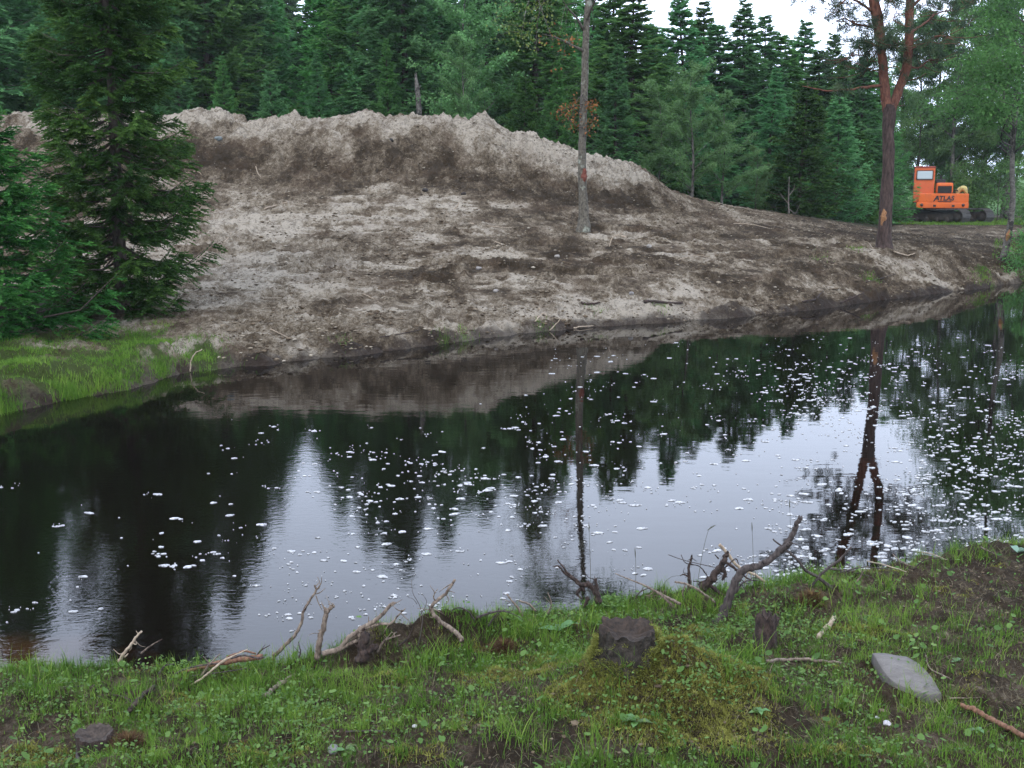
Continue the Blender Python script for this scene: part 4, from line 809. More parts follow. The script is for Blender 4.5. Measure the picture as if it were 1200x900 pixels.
def pine():
    Y = 21.8; g = P(1035, 290, Y); z0 = hz(g[0], Y); o = np.array([g[0], Y, z0]); g2 = np.random.default_rng(3)
    root = empty('pine_tree', o, 'tall forked pine with orange upper bark on the bare bank near the excavator', 'pine')
    T = lambda L: [rel(P(a, b, Y + (c if len(q) > 2 else 0)), o) for q in L for a, b, c in [(*q, 0)[:3]]]
    low = T([(1036, 300), (1036, 285), (1038, 250), (1041, 200), (1041, 160), (1042, 135), (1042, 122)]); low[0][2] = -.3
    B = Bag(); B.tube(low, [.27, .165, .130, .120, .116, .125, .12], 14, 8, .13, seed=2); B.build('trunk', MAT['pine_low'], root)
    B = Bag()
    B.tube(T([(1041, 134), (1037, 105), (1034, 70), (1029, 35), (1024, 10), (1020, -20), (1012, -70), (1004, -130), (1000, -200)]), [.10, .092, .086, .08, .076, .07, .06, .05, .02], 10, 8, .1, seed=5)
    B.tube(T([(1043, 134), (1052, 108), (1062, 80), (1065, 50), (1066, 10), (1069, -30), (1074, -90), (1082, -150), (1090, -215)]), [.095, .09, .088, .084, .08, .072, .06, .04, .02], 10, 8, .1, seed=6)
    B.tube(T([(1034, 50), (1031, 20), (1026, -10), (1036, -60), (1040, -110)]), [.07, .065, .055, .04, .015], 8, 6, .1, seed=7)
    br = [([(1033, 100), (1010, 103), (985, 106), (960, 105), (941, 101)], .035, 0), ([(1031, 52), (1015, 55), (1003, 60)], .02, 1), ([(1026, 15), (1010, 5), (995, -2), (985, 5), (975, 15)], .03, 1), ([(1028, 30), (1008, 30), (990, 22), (975, 28)], .025, 1), ([(1029, 45), (1012, 48), (1000, 62), (990, 70)], .02, 1),
          ([(1065, 60), (1085, 48), (1105, 42), (1130, 54)], .035, 1), ([(1065, 40), (1080, 30), (1100, 15), (1125, 12)], .03, 1), ([(1066, 10), (1085, -5), (1110, -10), (1140, 5)], .035, 1), ([(1063, 75), (1075, 80), (1090, 70), (1100, 75)], .02, 1), ([(1060, 95), (1075, 92), (1085, 86)], .012, 0), ([(1064, 60), (1055, 50), (1050, 58)], .012, 1),
          ([(1068, -20), (1095, -35), (1125, -30), (1150, -10)], .035, 1), ([(1020, -20), (995, -35), (970, -30), (955, -12)], .035, 1), ([(1014, -60), (985, -90), (955, -85)], .035, 1), ([(1072, -70), (1100, -95), (1130, -90)], .035, 1), ([(1008, -100), (980, -130), (960, -120)], .03, 1), ([(1080, -130), (1105, -160), (1130, -150)], .03, 1), ([(1002, -150), (990, -200), (985, -230)], .02, 1), ([(1088, -190), (1100, -230)], .02, 1), ([(1038, -90), (1045, -130), (1050, -170)], .03, 1),
          ([(1036, 82), (1050, 78), (1056, 84)], .01, 0), ([(1040, 120), (1052, 124), (1060, 123)], .008, 0), ([(1028, 60), (1018, 75), (1008, 90)], .015, 1), ([(1025, 0), (1040, -5), (1050, 10), (1046, 25)], .02, 1)]
    pts = []
    for k, (L, r, fo) in enumerate(br):
        dd = g2.uniform(-1.3, 1.3); pp = [rel(P(a, b, Y + dd * i / len(L)), o) for i, (a, b) in enumerate(L)]; B.tube(pp, np.linspace(r, .006, len(pp)), 6, 5, .15, seed=k, wob=.8); lc = catmull(pp, 8)
        if fo:
            for j in range(17):
                q = g2.uniform(.3, 1); b = lc[int(q * (len(lc) - 1))]; d = g2.normal(size=3) * np.array([.38, .45, .2]); d[2] += .08; B.tube([b, b + d * .5 - [0, 0, .05], b + d], [.008, .006, .003], 4, 2, 0); pts += [b + d, b + d * .7 + g2.normal(0, .06, 3), b + d + g2.normal(0, .09, 3)]
        elif k == 0: 
            for j in range(14): b = lc[int(g2.uniform(.25, .6) * (len(lc) - 1))]; pts.append(b + g2.normal(0, .14, 3) + [0, 0, -.02])
    B.build('limbs', MAT['pine_up'], root)
    pts = np.array(pts); m = 42; n = len(pts) * m; c = np.repeat(pts, m, 0) + g2.normal(0, .025, (n, 3)); d = g2.normal(size=(n, 3)); d[:, 2] += .35; d /= np.linalg.norm(d, axis=1)[:, None]
    V_, Q = diamonds(c, d, g2.uniform(.07, .13, n), np.full(n, .011), g2); MAT['pine_needle'] = leaf_mat('pine_needles', (.012, .026, .014), (.028, .052, .024), (.07, .09, .035), .1, .6, .2)
    mk('crown', V_, Q, MAT['pine_needle'], root, False, {'tint': np.clip(np.repeat(g2.normal(.45, .2, len(pts)), m), 0, 1)})
    wound('bark_wound', o, [rel(P(1034, 266, Y - .085), o), rel(P(1036, 252, Y - .08), o), rel(P(1038, 241, Y - .085), o)], [.02, .062, .012], MAT['wound'], root)
pine()

def leaning_birch():
    Y = 23.6; g = P(1172, 318, Y); z0 = hz(g[0], Y); o = np.array([g[0], Y, z0])
    pix = [(1170, 325), (1174, 308), (1181, 280), (1185, 255), (1187, 230), (1186, 200), (1188, 160), (1192, 120), (1198, 70), (1206, 10), (1214, -60), (1222, -140), (1230, -210)]
    path = [rel(P(a, b, Y), o) for a, b in pix]; path[0][2] = -.25
    root = empty('birch_tree', o, 'leaning grey birch with a forked root foot at the water end beside the excavator', 'birch')
    g2 = np.random.default_rng(8); bag, V_, Q, t = leafy_mesh(H=8, spread=2.1, seed=91, r0=.078, nlimb=40, nleaf=24000, size=.062, base=.46, weep=.25, clump=.17, path=path, sub=7, azr=(2.2, 4.4), up=.8)
    cz = V_.reshape(-1, 4, 3).mean(1); keep = (cz[:, 2] > 2.75) | ((cz[:, 0] > .15) & (cz[:, 2] > 1.2)); V_ = V_.reshape(-1, 4, 3)[keep].reshape(-1, 3); Q = np.arange(len(V_)).reshape(-1, 4); t = t[keep]
    bag.tube([path[1] + [.02, 0, .05], path[1] + [-.09, -.1, -.0], path[0] + [-.16, -.2, -.1]], [.05, .04, .03], 7, 4, .15, seed=3)
    bag.build('trunk', MAT['birch_bark'], root); mk('crown', V_, Q, MAT['leaf'], root, False, {'tint': t})
    wound('bark_wound', o, [rel(P(1180, 283, Y - .05), o), rel(P(1181, 276, Y - .05), o), rel(P(1183, 269, Y - .05), o)], [.012, .045, .01], MAT['wound'], root)
    x, Y = P(1290, 320, 24)[0], 24.5; r = make_leafy(MAT['leaf'], MAT['birch_bark'], 'birch_tree', H=9, spread=2.2, seed=93, r0=.12, nlimb=40, nleaf=22000, size=.065, base=.18, weep=.45, clump=.18, sub=7)
    r.location = (x, Y, hz(x, Y) - .1); tag(r, 'leafy birch with boughs hanging in at the picture edge over the leaning birch', 'birch')
    # low bushes at its foot and by the field
    for i, (px, py, Y, h, lab) in enumerate([(1205, 300, 23.2, 1.0, 'low green bush at the foot of the leaning birch'), (1140, 262, 56, 2.2, 'dark bush between the excavator tracks and the field'), (1168, 262, 55, 2.8, 'dark bush at the field edge behind the leaning birch'), (1110, 262, 57.5, 2.5, 'dark bush right behind the excavator'), (1215, 268, 44, 2.6, 'dark bush beside the field at the picture edge')]):
        x = P(px, py, Y)[0]; rr = make_leafy(MAT['leaf'], MAT['twig'], 'bush', H=h, spread=h * .55, seed=95 + i, r0=.03, nlimb=18, nleaf=3500 if Y < 30 else 2600, size=.05 if Y < 30 else .12, base=.05, weep=.1, clump=.10 * h, sub=4)
        rr.location = (x, Y, hz(x, Y)); tag(rr, lab, 'bush')
leaning_birch()
def snag():
    Y = 30.6; a = P(491, 135, Y); z = hz(a[0], Y); o = np.array([a[0], Y, z]); B = Bag()
    B.tube([(0, 0, -.1), rel(P(491, 128, Y), o), rel(P(489, 105, Y), o), rel(P(487, 88, Y), o)], [.1, .08, .07, .03], 8, 5, .15, jag=.15, seed=2)
    B.tube([rel(P(489, 110, Y), o), rel(P(493, 100, Y), o)], [.02, .008], 5, 3); r = B.build('tree_snag', MAT['birch_bark']); r.location = o; tag(r, 'broken grey dead trunk sticking up behind the mound crest', 'dead tree')
    Y = 33.0; a = P(925, 250, Y); z = hz(a[0], Y); o = np.array([a[0], Y, z]); B = Bag()
    B.tube([(0, 0, -.1), rel(P(924, 235, Y), o), rel(P(925, 207, Y), o)], [.03, .02, .008], 6, 5, .1)
    for c in ([(925, 245), (932, 250), (937, 240)], [(925, 240), (918, 232), (914, 226)], [(924, 230), (930, 222), (931, 215)]): B.tube([rel(P(x, y, Y), o) for x, y in c], [.015, .01, .004], 5, 4)
    r = B.build('dead_sapling', plain('pale_dead_wood', (.11, .09, .075))); r.location = o; tag(r, 'pale leafless sapling at the edge of the soil by the young spruce', 'dead sapling')
snag()

def haze():
    m = bpy.data.materials.new('haze_air'); m.use_nodes = True; t = m.node_tree; t.nodes.clear(); o = t.nodes.new('ShaderNodeOutputMaterial'); v = t.nodes.new('ShaderNodeVolumePrincipled')
    v.inputs['Color'].default_value = (.78, .88, .9, 1); v.inputs['Density'].default_value = 0.00032; v.inputs['Anisotropy'].default_value = 0.0; t.links.new(v.outputs[0], o.inputs['Volume'])
    x, y0, y1, z0, z1 = 9000, -45, 1000, -14, 34
    V_ = [(-x, y0, z0), (x, y0, z0), (x, y1, z0), (-x, y1, z0), (-x, y0, z1), (x, y0, z1), (x, y1, z1), (-x, y1, z1)]
    tag(mk('haze', V_, np.array([(0, 3, 2, 1), (4, 5, 6, 7), (0, 1, 5, 4), (1, 2, 6, 5), (2, 3, 7, 6), (3, 0, 4, 7)]), m, smooth=False), kind='stuff')
haze()
# ------------------------------------------------------------------ the excavator
def box(x0, x1, y0, y1, z0, z1, bev=.02, taper=0.0):
    """bevelled box: verts, quads, tris through bmesh"""
    import bmesh
    bm = bmesh.new(); bmesh.ops.create_cube(bm, size=1)
    for v in bm.verts:
        tx = (1 - taper * (v.co.z + .5)); v.co = ((x0 + x1) / 2 + v.co.x * (x1 - x0) * tx, (y0 + y1) / 2 + v.co.y * (y1 - y0) * tx, (z0 + z1) / 2 + v.co.z * (z1 - z0))
    if bev: bmesh.ops.bevel(bm, geom=bm.edges[:] + bm.verts[:], offset=bev, segments=2, affect='EDGES', profile=.6)
    bmesh.ops.triangulate(bm, faces=bm.faces); V_ = np.array([v.co[:] for v in bm.verts]); T = np.array([[v.index for v in f.verts] for f in bm.faces]); bm.free(); return V_, None, T
def excavator():
    Y = 52.0; g = P(1102, 262, Y); o = np.array([g[0], Y, hz(g[0], Y) - .02]); R0 = empty('excavator', o, 'orange crawler excavator parked with its counterweight towards the pond', 'excavator', rz=R(-20)); R0.scale = (.93, .93, .95)
    b = NB('orange_paint'); n = b.noise(b.obj(), 2.2, 6, .7); c0 = b.mix(b.ramp(n, [(.35, 0.0), (.75, 1.0)]), (.56, .105, .012), (.42, .085, .02)); c0 = b.mix(b.ramp(b.noise(b.obj(), 5, 9, .8), [(.56, 0.0), (.64, .75)]), c0, (.10, .055, .03)); b.set(c0, .6, .3); OR = b.m
    b = NB('orange_faded'); n = b.noise(b.obj(), 1.6, 6, .7); c0 = b.mix(b.ramp(n, [(.35, 0.0), (.75, 1.0)]), (.50, .100, .028), (.38, .085, .03)); c0 = b.mix(b.ramp(b.noise(b.obj(), 4, 9, .8), [(.58, 0.0), (.66, .7)]), c0, (.12, .06, .035)); b.set(c0, .65, .3); OF = b.m
    BK = plain('black_steel', (.012, .012, .013), .6); ST = plain('worn_track_steel', (.045, .040, .035), .6, .4, .4, 8); DS = plain('muddy_steel', (.035, .028, .023), .8, .3, .4); YL = plain('pale_yellow_cover', (.36, .29, .11), .7, .3, .4, 12); GL = NB('cab_glass'); GL.set((.33, .38, .38), .08, .6); CR = plain('lamp_glass', (.05, .012, .01), .3)
    def part(name, prims, mat, parent=R0, smooth=False):
        B = Bag()
        for p in prims: B.add(*p)
        return B.build(name, mat, parent, smooth)
    # counterweight
    cw = part('counterweight', [box(-1.235, 1.235, -1.05, -.1, .77, 1.06, .05), box(-1.15, 1.215, -1.02, -.1, 1.055, 1.49, .035)], OR)
    part('drawbar_slot', [box(-.44, -.3, -1.065, -1.0, .84, .94, .01)], BK, cw); part('drawbar_slot', [box(.44, .58, -1.065, -1.0, .84, .94, .01)], BK, cw)
    for x in (-.98, .98):
        V_, Q, T = tube([(x, -1.03, .93), (x, -1.075, .93)], [.075, .075], 14, 1, 0); lm = mk('rear_lamp', V_, [Q, T], BK, cw); V2, Q2, T2 = tube([(x, -1.07, .93), (x, -1.085, .93)], [.045, .045], 12, 1, 0); mk('lens', V2, [Q2, T2], CR, lm)
    f = bpy.data.curves.new('lettering', 'FONT'); f.body = 'TLAS'; f.size = .30; f.extrude = .006; f.offset = .012; f.shear = .12; f.space_character = 1.08; f.materials.append(BK); fo = bpy.data.objects.new('lettering', f); COL.objects.link(fo); bpy.context.view_layer.update(); me = bpy.data.meshes.new_from_object(fo.evaluated_get(bpy.context.evaluated_depsgraph_get())); bpy.data.objects.remove(fo); fo = bpy.data.objects.new('lettering', me); COL.objects.link(fo); fo.parent = cw; fo.location = (-.175, -1.03, 1.165); fo.rotation_euler = (R(90), 0, 0)
    # the tall first letter with its long tail and the underline
    def poly(P2, y=-1.030, th=.012):
        n = len(P2); v = [(x, y, z) for x, z in P2] + [(x, y - th, z) for x, z in P2]; q = [(i, (i + 1) % n, n + (i + 1) % n, n + i) for i in range(n)]
        t = []; 
        for i in range(1, n - 1): t += [(n, n + i, n + i + 1)]
        return np.array(v), np.array(q), np.array(t)
    part('logo_letter', [poly([(-.46, 1.10), (-.40, 1.10), (-.235, 1.335), (-.215, 1.385), (-.30, 1.385), (-.30, 1.345)]), poly([(-.295, 1.385), (-.215, 1.385), (-.17, 1.165), (-.235, 1.165)]), poly([(-.37, 1.215), (-.2, 1.215), (-.2, 1.25), (-.35, 1.25)], -1.032), poly([(-.215, 1.095), (.42, 1.095), (.42, 1.13), (-.235, 1.13)])], BK, cw)
    # engine hood
    hd = part('engine_hood', [box(-.34, .46, -.85, 1.6, 1.48, 2.02, .10)], OR); part('grille', [box(-.27, .40, -.875, -.83, 1.51, 1.86, .03)] , DS, hd)
    part('grille_slats', [box(-.26, .39, -.89, -.86, z, z + .02, .0) for z in np.arange(1.54, 1.84, .05)], BK, hd)
    # cab
    cb = part('cab', [box(-1.42, -.43, -.55, 1.0, 1.06, 2.76, .04)], OF); part('roof', [box(-1.44, -.41, -.57, 1.02, 2.745, 2.83, .03)], plain('dark_red_roof', (.20, .035, .02)), cb)
    wf = part('rear_window', [box(-1.33, -.51, -.58, -.53, 2.16, 2.64, .05)], plain('window_rubber', (.10, .05, .03))); wf.parent = cb
    part('pane', [box(-1.29, -.55, -.592, -.55, 2.20, 2.60, .04)], GL.m, wf)
    sw = part('side_window', [box(-1.445, -1.40, -.35, .45, 1.95, 2.6, .02)], BK, cb); part('pane', [box(-1.455, -1.41, -.3, .4, 2.0, 2.55, .02)], GL.m, sw)
    part('mirror', [box(-1.50, -1.46, .7, .76, 1.7, 1.85, .01), box(-1.49, -1.40, .72, .75, 1.76, 1.79, 0)], BK, cb)
    part('housing', [box(-.43, 1.18, -.15, 1.75, 1.02, 1.46, .03)], OF)
    part('turntable', [box(-1.0, 1.0, -.6, 1.9, .70, .80, .0), (*tube([(0, .4, .45), (0, .4, .72)], [.62, .62], 24, 1, 0),)], BK)
    part('exhaust', [tube([(-.1, .3, 1.9), (-.1, .3, 2.28), (-.14, .25, 2.36)], [.05, .05, .05], 10, 3, 0), box(-.36, .12, .2, .9, 2.0, 2.2, .03)], BK)
    part('fuel_tank_cover', [tube([(.66, -.3, 1.44), (.74, -.3, 1.62), (.90, -.3, 1.74), (1.04, -.3, 1.70), (1.14, -.3, 1.46)], [.06, .11, .13, .12, .05], 12, 5, .3)], YL, R0, True)
    part('hose', [tube([(.6, -.35, 1.48), (.52, -.4, 1.62), (.64, -.42, 1.66), (.72, -.4, 1.6)], [.025] * 4, 8, 5, 0)], BK, R0, True)
    part('hose', [tube([(1.1, -.3, 1.5), (1.2, -.2, 1.75), (1.16, .4, 1.6)], [.025] * 3, 8, 5, 0)], BK, R0, True)
    part('boom', [box(-.05, .33, .9, 2.0, 1.15, 1.75, .05), tube([(.14, 1.7, 1.5), (.14, 3.4, 1.9), (.14, 5.0, 1.75)], [.2, .24, .17], 4, 4, 0), tube([(.14, 4.95, 1.85), (.14, 6.3, .9)], [.16, .12], 4, 4, 0)], OR)
    bk = part('bucket', [box(-.4, .68, 5.6, 6.5, .02, .62, .1)], DS); part('tooth', [box(x, x + .1, 5.4, 5.65, .03, .09, .01) for x in (-.35, -.1, .15, .4)], ST, bk)
    # crawler: two tracks turned under the house
    und = empty('undercarriage', (0, 0, 0)); und.parent = R0; 
    a = R(56); c_, s_ = math.cos(a), math.sin(a)
    def rot(V_, off): V_ = np.array(V_, float); x, y = V_[:, 0], V_[:, 1]; return np.column_stack([x * c_ - y * s_ * -1 * 1.0, -x * s_ * 0 + y * c_ - x * s_ * -1 * 0, V_[:, 2]]) if False else np.column_stack([x * c_ + y * s_ * -1, x * s_ + y * c_, V_[:, 2]]) + off
    und2 = part('undercarriage_frame', [(rot(box(-.9, .9, -.35, .35, .32, .6, .03)[0], (0, .4, 0)), None, box(-.9, .9, -.35, .35, .32, .6, .03)[2])], BK)
    bpy.data.objects.remove(und)
    for sx in (-1.08, 1.08):
        tr = None; L = 1.75; r = .35
        # local: track runs along y; near end towards -y
        V_, Q, T = box(sx - .17, sx + .17, -L + .05, L - .05, .16, .58, .12); off = (0.0, .4, 0)
        tr = mk('track', rot(V_, off), T, DS, R0, False)
        for y in np.linspace(-L + .02, L - .02, 7 if True else 5):
            rr = .26 if abs(y) > L - .3 else .13; zc = .37 if rr > .2 else .21
            V2, Q2, T2 = tube([(sx - .2, y, zc), (sx + .2, y, zc)], [rr, rr], 16, 1, 0); mk('roller', rot(V2, off), [Q2, T2], DS, tr)
        per = 2 * (2 * (L)) + 2 * math.pi * r; ns = 46
        for k in range(ns):
            s = per * k / ns
            if s < 2 * L: y, z, th = -L + s, .0 + .02, 0
            elif s < 2 * L + math.pi * r: q = (s - 2 * L) / r; y, z, th = L + r * math.sin(q), .37 - r * math.cos(q), q
            elif s < 4 * L + math.pi * r: y = L - (s - 2 * L - math.pi * r); z, th = .72 - .04 * math.sin((y + L) / (2 * L) * math.pi), math.pi
            else: q = (s - 4 * L - math.pi * r) / r; y, z, th = -L - r * math.sin(q), .37 + r * math.cos(q), math.pi + q
            bx = box(-.36, .36, -per / ns * .46, per / ns * .46, -.018, .018, .006)[0]; gr = box(-.36, .36, -.012, .012, -.05, -.01, 0)
            V_ = np.vstack([bx, gr[0]]); T_ = np.vstack([box(-.36, .36, -per / ns * .46, per / ns * .46, -.018, .018, .006)[2], gr[2] + len(bx)])
            yy = V_[:, 1] * math.cos(th) - V_[:, 2] * math.sin(th); zz = V_[:, 1] * math.sin(th) + V_[:, 2] * math.cos(th)
            mk('track_shoe', rot(np.column_stack([V_[:, 0] + sx, yy + y, zz + z]), off), T_, ST, tr, False)
excavator()

# ------------------------------------------------------------------ stumps, roots, branches and stones
MAT['dark_wood'] = bark_mat('dark_wet_wood', (.016, .012, .011), (.070, .055, .048), sc=(14, 14, 4), scale=6, bump=.7, dist=.004)
MAT['grey_wood'] = bark_mat('weathered_wood', (.050, .034, .026), (.20, .155, .115), (.035, .021, .015), .54, (14, 14, 4), 6, .7, .004)
MAT['pale_wood'] = bark_mat('pale_wood', (.17, .125, .085), (.36, .29, .21), (.08, .05, .035), .63, (14, 14, 4), 6, .5, .003)
MAT['rot_wood'] = bark_mat('rotten_wood', (.013, .009, .008), (.060, .040, .031), (.12, .075, .05), .66, (10, 10, 5), 7, 1.0, .01)
MAT['red_wood'] = bark_mat('red_brown_wood', (.07, .032, .018), (.19, .10, .06), sc=(14, 14, 4), scale=6, bump=.6, dist=.004)
def branch(name, parts, mat, label, cat, base, group=None, sides=12, jag=.006, extra=None, rough=.13):
    """parts: list of (list of (px, py, depth offset), start radius, end radius) in pixels of the picture at the depth of BASE; real metres come from the depth"""
    g = GP(*base); ax, ez = ray(*base); yy = min(g[1], float(nearline(np.array(g[0]))) - .06); g = np.array([ax * yy, yy, max(hz(ax * yy, yy), .05)]); o = g.copy(); B = Bag()
    for i, (L, r0, r1) in enumerate(parts):
        pp = [rel(P(q[0], q[1], g[1] + (q[2] if len(q) > 2 else 0)), o) for q in L]; n = len(pp)
        s = np.linspace(0, 1, n); B.tube(pp, r0 + (r1 - r0) * s, sides if r0 > .006 else 5, 7, rough, seed=hash(name + str(base) + str(i)) % 97 if False else (i * 7 + int(base[0])) % 97, jag=jag * (r1 > .006), wob=.35)
    q = np.random.default_rng(int(base[0] * 7 + base[1]))
    if 'twig' not in label and 'tangle' not in label:
        for L, r0, r1 in parts[:2]:
            if r0 < .006: continue
            pc = catmull([rel(P(c[0], c[1], g[1] + (c[2] if len(c) > 2 else 0)), o) for c in L], 8)
            for _ in range(6):
                s0 = pc[int(q.uniform(.15, .98) * (len(pc) - 1))]; d = q.normal(size=3) * np.array([1, .6, .8]); d /= np.linalg.norm(d); ln = q.uniform(.012, .05) if q.random() < .7 else q.uniform(.04, .085); rr_ = q.uniform(.0009, .0022)
                B.tube([s0, s0 + d * ln * .5 + q.normal(0, .006, 3), s0 + d * ln + [0, 0, q.normal(0, .012)]], [rr_ * 1.3, rr_, rr_ * .4], 5, 3, .2)
    r = B.build(name, mat); r.location = o; tag(r, label, cat, group); return r
br = branch
br('branch', [([(838, 732, -.02), (846, 722), (855, 700), (863, 680), (872, 668), (886, 664), (900, 658), (915, 644), (927, 630), (933, 616), (938, 607)], .021, .0095), ([(915, 646), (922, 640, -.03), (926, 636, -.04)], .012, .010)], MAT['dark_wood'], 'thick dark crooked branch standing up from the bank in front of the water', 'branch', (838, 728), jag=.012)
br('branch', [([(843, 638, .0), (852, 648), (862, 661), (872, 668), (885, 674), (897, 682)], .0075, .006)], MAT['pale_wood'], 'pale curved stick crossing behind the dark crooked branch', 'branch', (885, 690))
br('branch', [([(906, 632), (918, 642), (934, 655), (944, 668), (958, 676), (975, 690)], .0035, .009), ([(950, 688), (965, 670), (985, 655), (998, 640)], .007, .004), ([(945, 668), (952, 662), (955, 655)], .003, .001)], MAT['dark_wood'], 'thin dark forked branch leaning over the water beside the crooked branch', 'branch', (965, 692))
br('root_clump', [([(822, 690), (832, 680), (842, 668), (850, 655), (852, 648)], .022, .008), ([(845, 665), (850, 672), (846, 680)], .012, .004), ([(842, 655), (838, 650)], .004, .002), ([(848, 658), (857, 663), (868, 672), (880, 680)], .008, .003), ([(838, 672), (825, 681), (812, 681)], .004, .002), ([(832, 680), (820, 664), (804, 660), (798, 650)], .003, .0015), ([(850, 665), (862, 655), (866, 662)], .004, .002), ([(830, 684), (842, 694), (852, 700)], .01, .005)], MAT['rot_wood'], 'knotted brown root clump sticking up beside the dark crooked branch', 'root clump', (835, 700), jag=.01, rough=.4)
br('broken_snag', [([(806, 698), (808, 684), (807, 668), (810, 655), (811, 650)], .010, .003), ([(808, 676), (801, 673), (797, 675)], .005, .002)], MAT['rot_wood'], 'small upright splintered stub left of the knotted root clump', 'stub', (808, 700), jag=.01, rough=.35)
br('branch', [([(791, 682), (803, 684), (816, 690), (830, 700), (838, 706)], .0045, .006), ([(803, 686), (800, 695), (803, 705)], .004, .002)], MAT['grey_wood'], 'short grey forked stick lying at the foot of the splintered stub', 'stick', (815, 712))
br('branch', [([(783, 650), (800, 656), (820, 661), (838, 665)], .0018, .002)], MAT['dark_wood'], 'thin twig poking out horizontally over the water above the splintered stub', 'twig', (820, 708))
br('branch', [([(721, 672), (738, 679), (755, 686), (770, 694), (785, 702), (797, 708)], .002, .0075), ([(770, 694), (778, 700), (790, 712)], .006, .007), ([(768, 692), (760, 698), (755, 697)], .002, .001)], MAT['grey_wood'], 'long pale stick sloping down over the bank behind the mossy stump', 'stick', (780, 722))
br('root_clump', [([(702, 706), (696, 690), (688, 684)], .016, .010), ([(700, 695), (698, 682), (699, 678)], .010, .004), ([(688, 686), (678, 684), (672, 678), (662, 672), (655, 664), (648, 664)], .010, .002), ([(684, 692), (676, 680), (668, 674), (658, 662), (653, 656)], .008, .002), ([(676, 680), (664, 678)], .003, .001), ([(680, 690), (676, 696), (682, 702)], .008, .004), ([(690, 700), (684, 712)], .01, .006)], MAT['rot_wood'], 'split brown root clump with two thin arms standing on the water edge', 'root clump', (692, 715), jag=.012, rough=.35)
br('branch', [([(594, 696), (600, 704), (607, 712), (612, 722)], .003, .006), ([(628, 716), (620, 708), (608, 704)], .005, .004), ([(598, 706), (590, 702)], .002, .001)], MAT['grey_wood'], 'small pale forked twig at the water edge left of the split root clump', 'twig', (612, 726))
br('root', [([(556, 726), (548, 716), (538, 712), (528, 716)], .004, .002), ([(559, 724), (575, 718), (588, 716), (598, 718)], .006, .003)], MAT['dark_wood'], 'dark thin root curling over the top of the washed-out soil bank', 'root', (565, 734))
br('driftwood', [([(542, 752, -.05), (537, 744, -.03), (528, 736), (517, 729), (507, 718), (506, 710), (513, 703), (522, 696), (529, 686), (533, 679)], .010, .005), ([(508, 716), (500, 714), (489, 713)], .003, .001), ([(511, 705), (508, 700), (509, 694), (504, 686)], .0035, .001), ([(509, 696), (513, 690)], .002, .001), ([(522, 696), (526, 703), (523, 708)], .002, .001)], MAT['grey_wood'], 'crooked grey driftwood arm rising from the washed-out soil bank', 'driftwood', (540, 756), jag=.008)
br('branch', [([(490, 756), (493, 742), (495, 725), (492, 710), (484, 695), (482, 680)], .0022, .0008), ([(493, 720), (500, 706), (495, 696)], .0015, .0008), ([(489, 708), (484, 702), (478, 700)], .0012, .0007)], MAT['twig'], 'very thin dead twig standing upright beside the grey driftwood arm', 'twig', (491, 760))
br('driftwood', [([(378, 766), (398, 760), (408, 748), (422, 738), (438, 728), (448, 720), (456, 711), (462, 706)], .011, .006), ([(428, 736), (445, 731), (457, 731), (466, 722), (475, 713)], .007, .002), ([(424, 738), (422, 748), (426, 760)], .016, .010), ([(456, 711), (464, 706)], .004, .0015), ([(432, 730), (432, 722)], .003, .001), ([(395, 762), (415, 752), (428, 748)], .008, .006)], MAT['grey_wood'], 'twisted pair of grey roots with two arms reaching out over the water', 'driftwood', (410, 772), jag=.008)
br('root_clump', [([(425, 772), (424, 756), (430, 742)], .022, .016), ([(420, 774), (430, 764), (442, 756)], .02, .01)], MAT['rot_wood'], 'dark shaggy root knot under the twisted grey roots', 'root clump', (426, 778), rough=.5)
br('branch', [([(322, 768), (334, 756), (346, 744), (353, 730), (356, 716), (364, 702), (370, 692), (369, 686)], .008, .0035), ([(370, 692), (376, 684), (377, 677)], .003, .0012), ([(370, 698), (374, 708), (377, 714)], .0025, .0015), ([(369, 688), (374, 682), (372, 676)], .002, .001), ([(322, 766), (320, 774)], .009, .007)], MAT['grey_wood'], 'tall thin bent root leaning right beside the stubby pale post on the water edge', 'root', (324, 776))
br('broken_post', [([(372, 772), (374, 758), (377, 742), (381, 726), (382, 714)], .012, .009), ([(382, 718), (388, 712), (392, 710)], .008, .005), ([(386, 712), (391, 707)], .004, .002), ([(381, 716), (378, 708)], .004, .002)], MAT['grey_wood'], 'stubby broken upright root with a pale worn side in front of the water', 'stub', (374, 776), jag=.01, rough=.25)
br('log', [([(212, 788), (240, 780), (270, 775), (306, 769)], .008, .011), ([(300, 766), (285, 763), (272, 770)], .004, .003), ([(262, 775), (270, 768), (288, 763)], .004, .002)], MAT['red_wood'], 'brown peeled log lying along the water edge among tangled roots', 'log', (260, 792))
br('stick', [([(222, 804), (238, 794), (252, 782), (266, 772)], .0035, .005), ([(262, 774), (275, 768), (290, 761)], .004, .0015)], MAT['pale_wood'], 'pale thin stick sloping over the brown log', 'stick', (240, 806))
br('branch', [([(205, 790), (218, 784), (235, 780), (262, 777)], .004, .003), ([(225, 792), (245, 790), (290, 783)], .003, .002), ([(270, 772), (285, 768), (300, 771), (310, 770)], .004, .003)], MAT['dark_wood'], 'dark tangle of a root running beside the brown log', 'root', (240, 797))
br('stick', [([(139, 776), (145, 766), (153, 756), (160, 746), (166, 740)], .007, .004), ([(146, 770), (150, 766)], .004, .002)], MAT['pale_wood'], 'tan bent stick standing in the shallows near the dark stump end', 'stick', (140, 778))
br('stick', [([(165, 766, .1), (176, 757, .1), (190, 749, .1)], .004, .002)], MAT['grey_wood'], 'thin grey stick lying in the water behind the tan bent stick', 'stick', (165, 770))
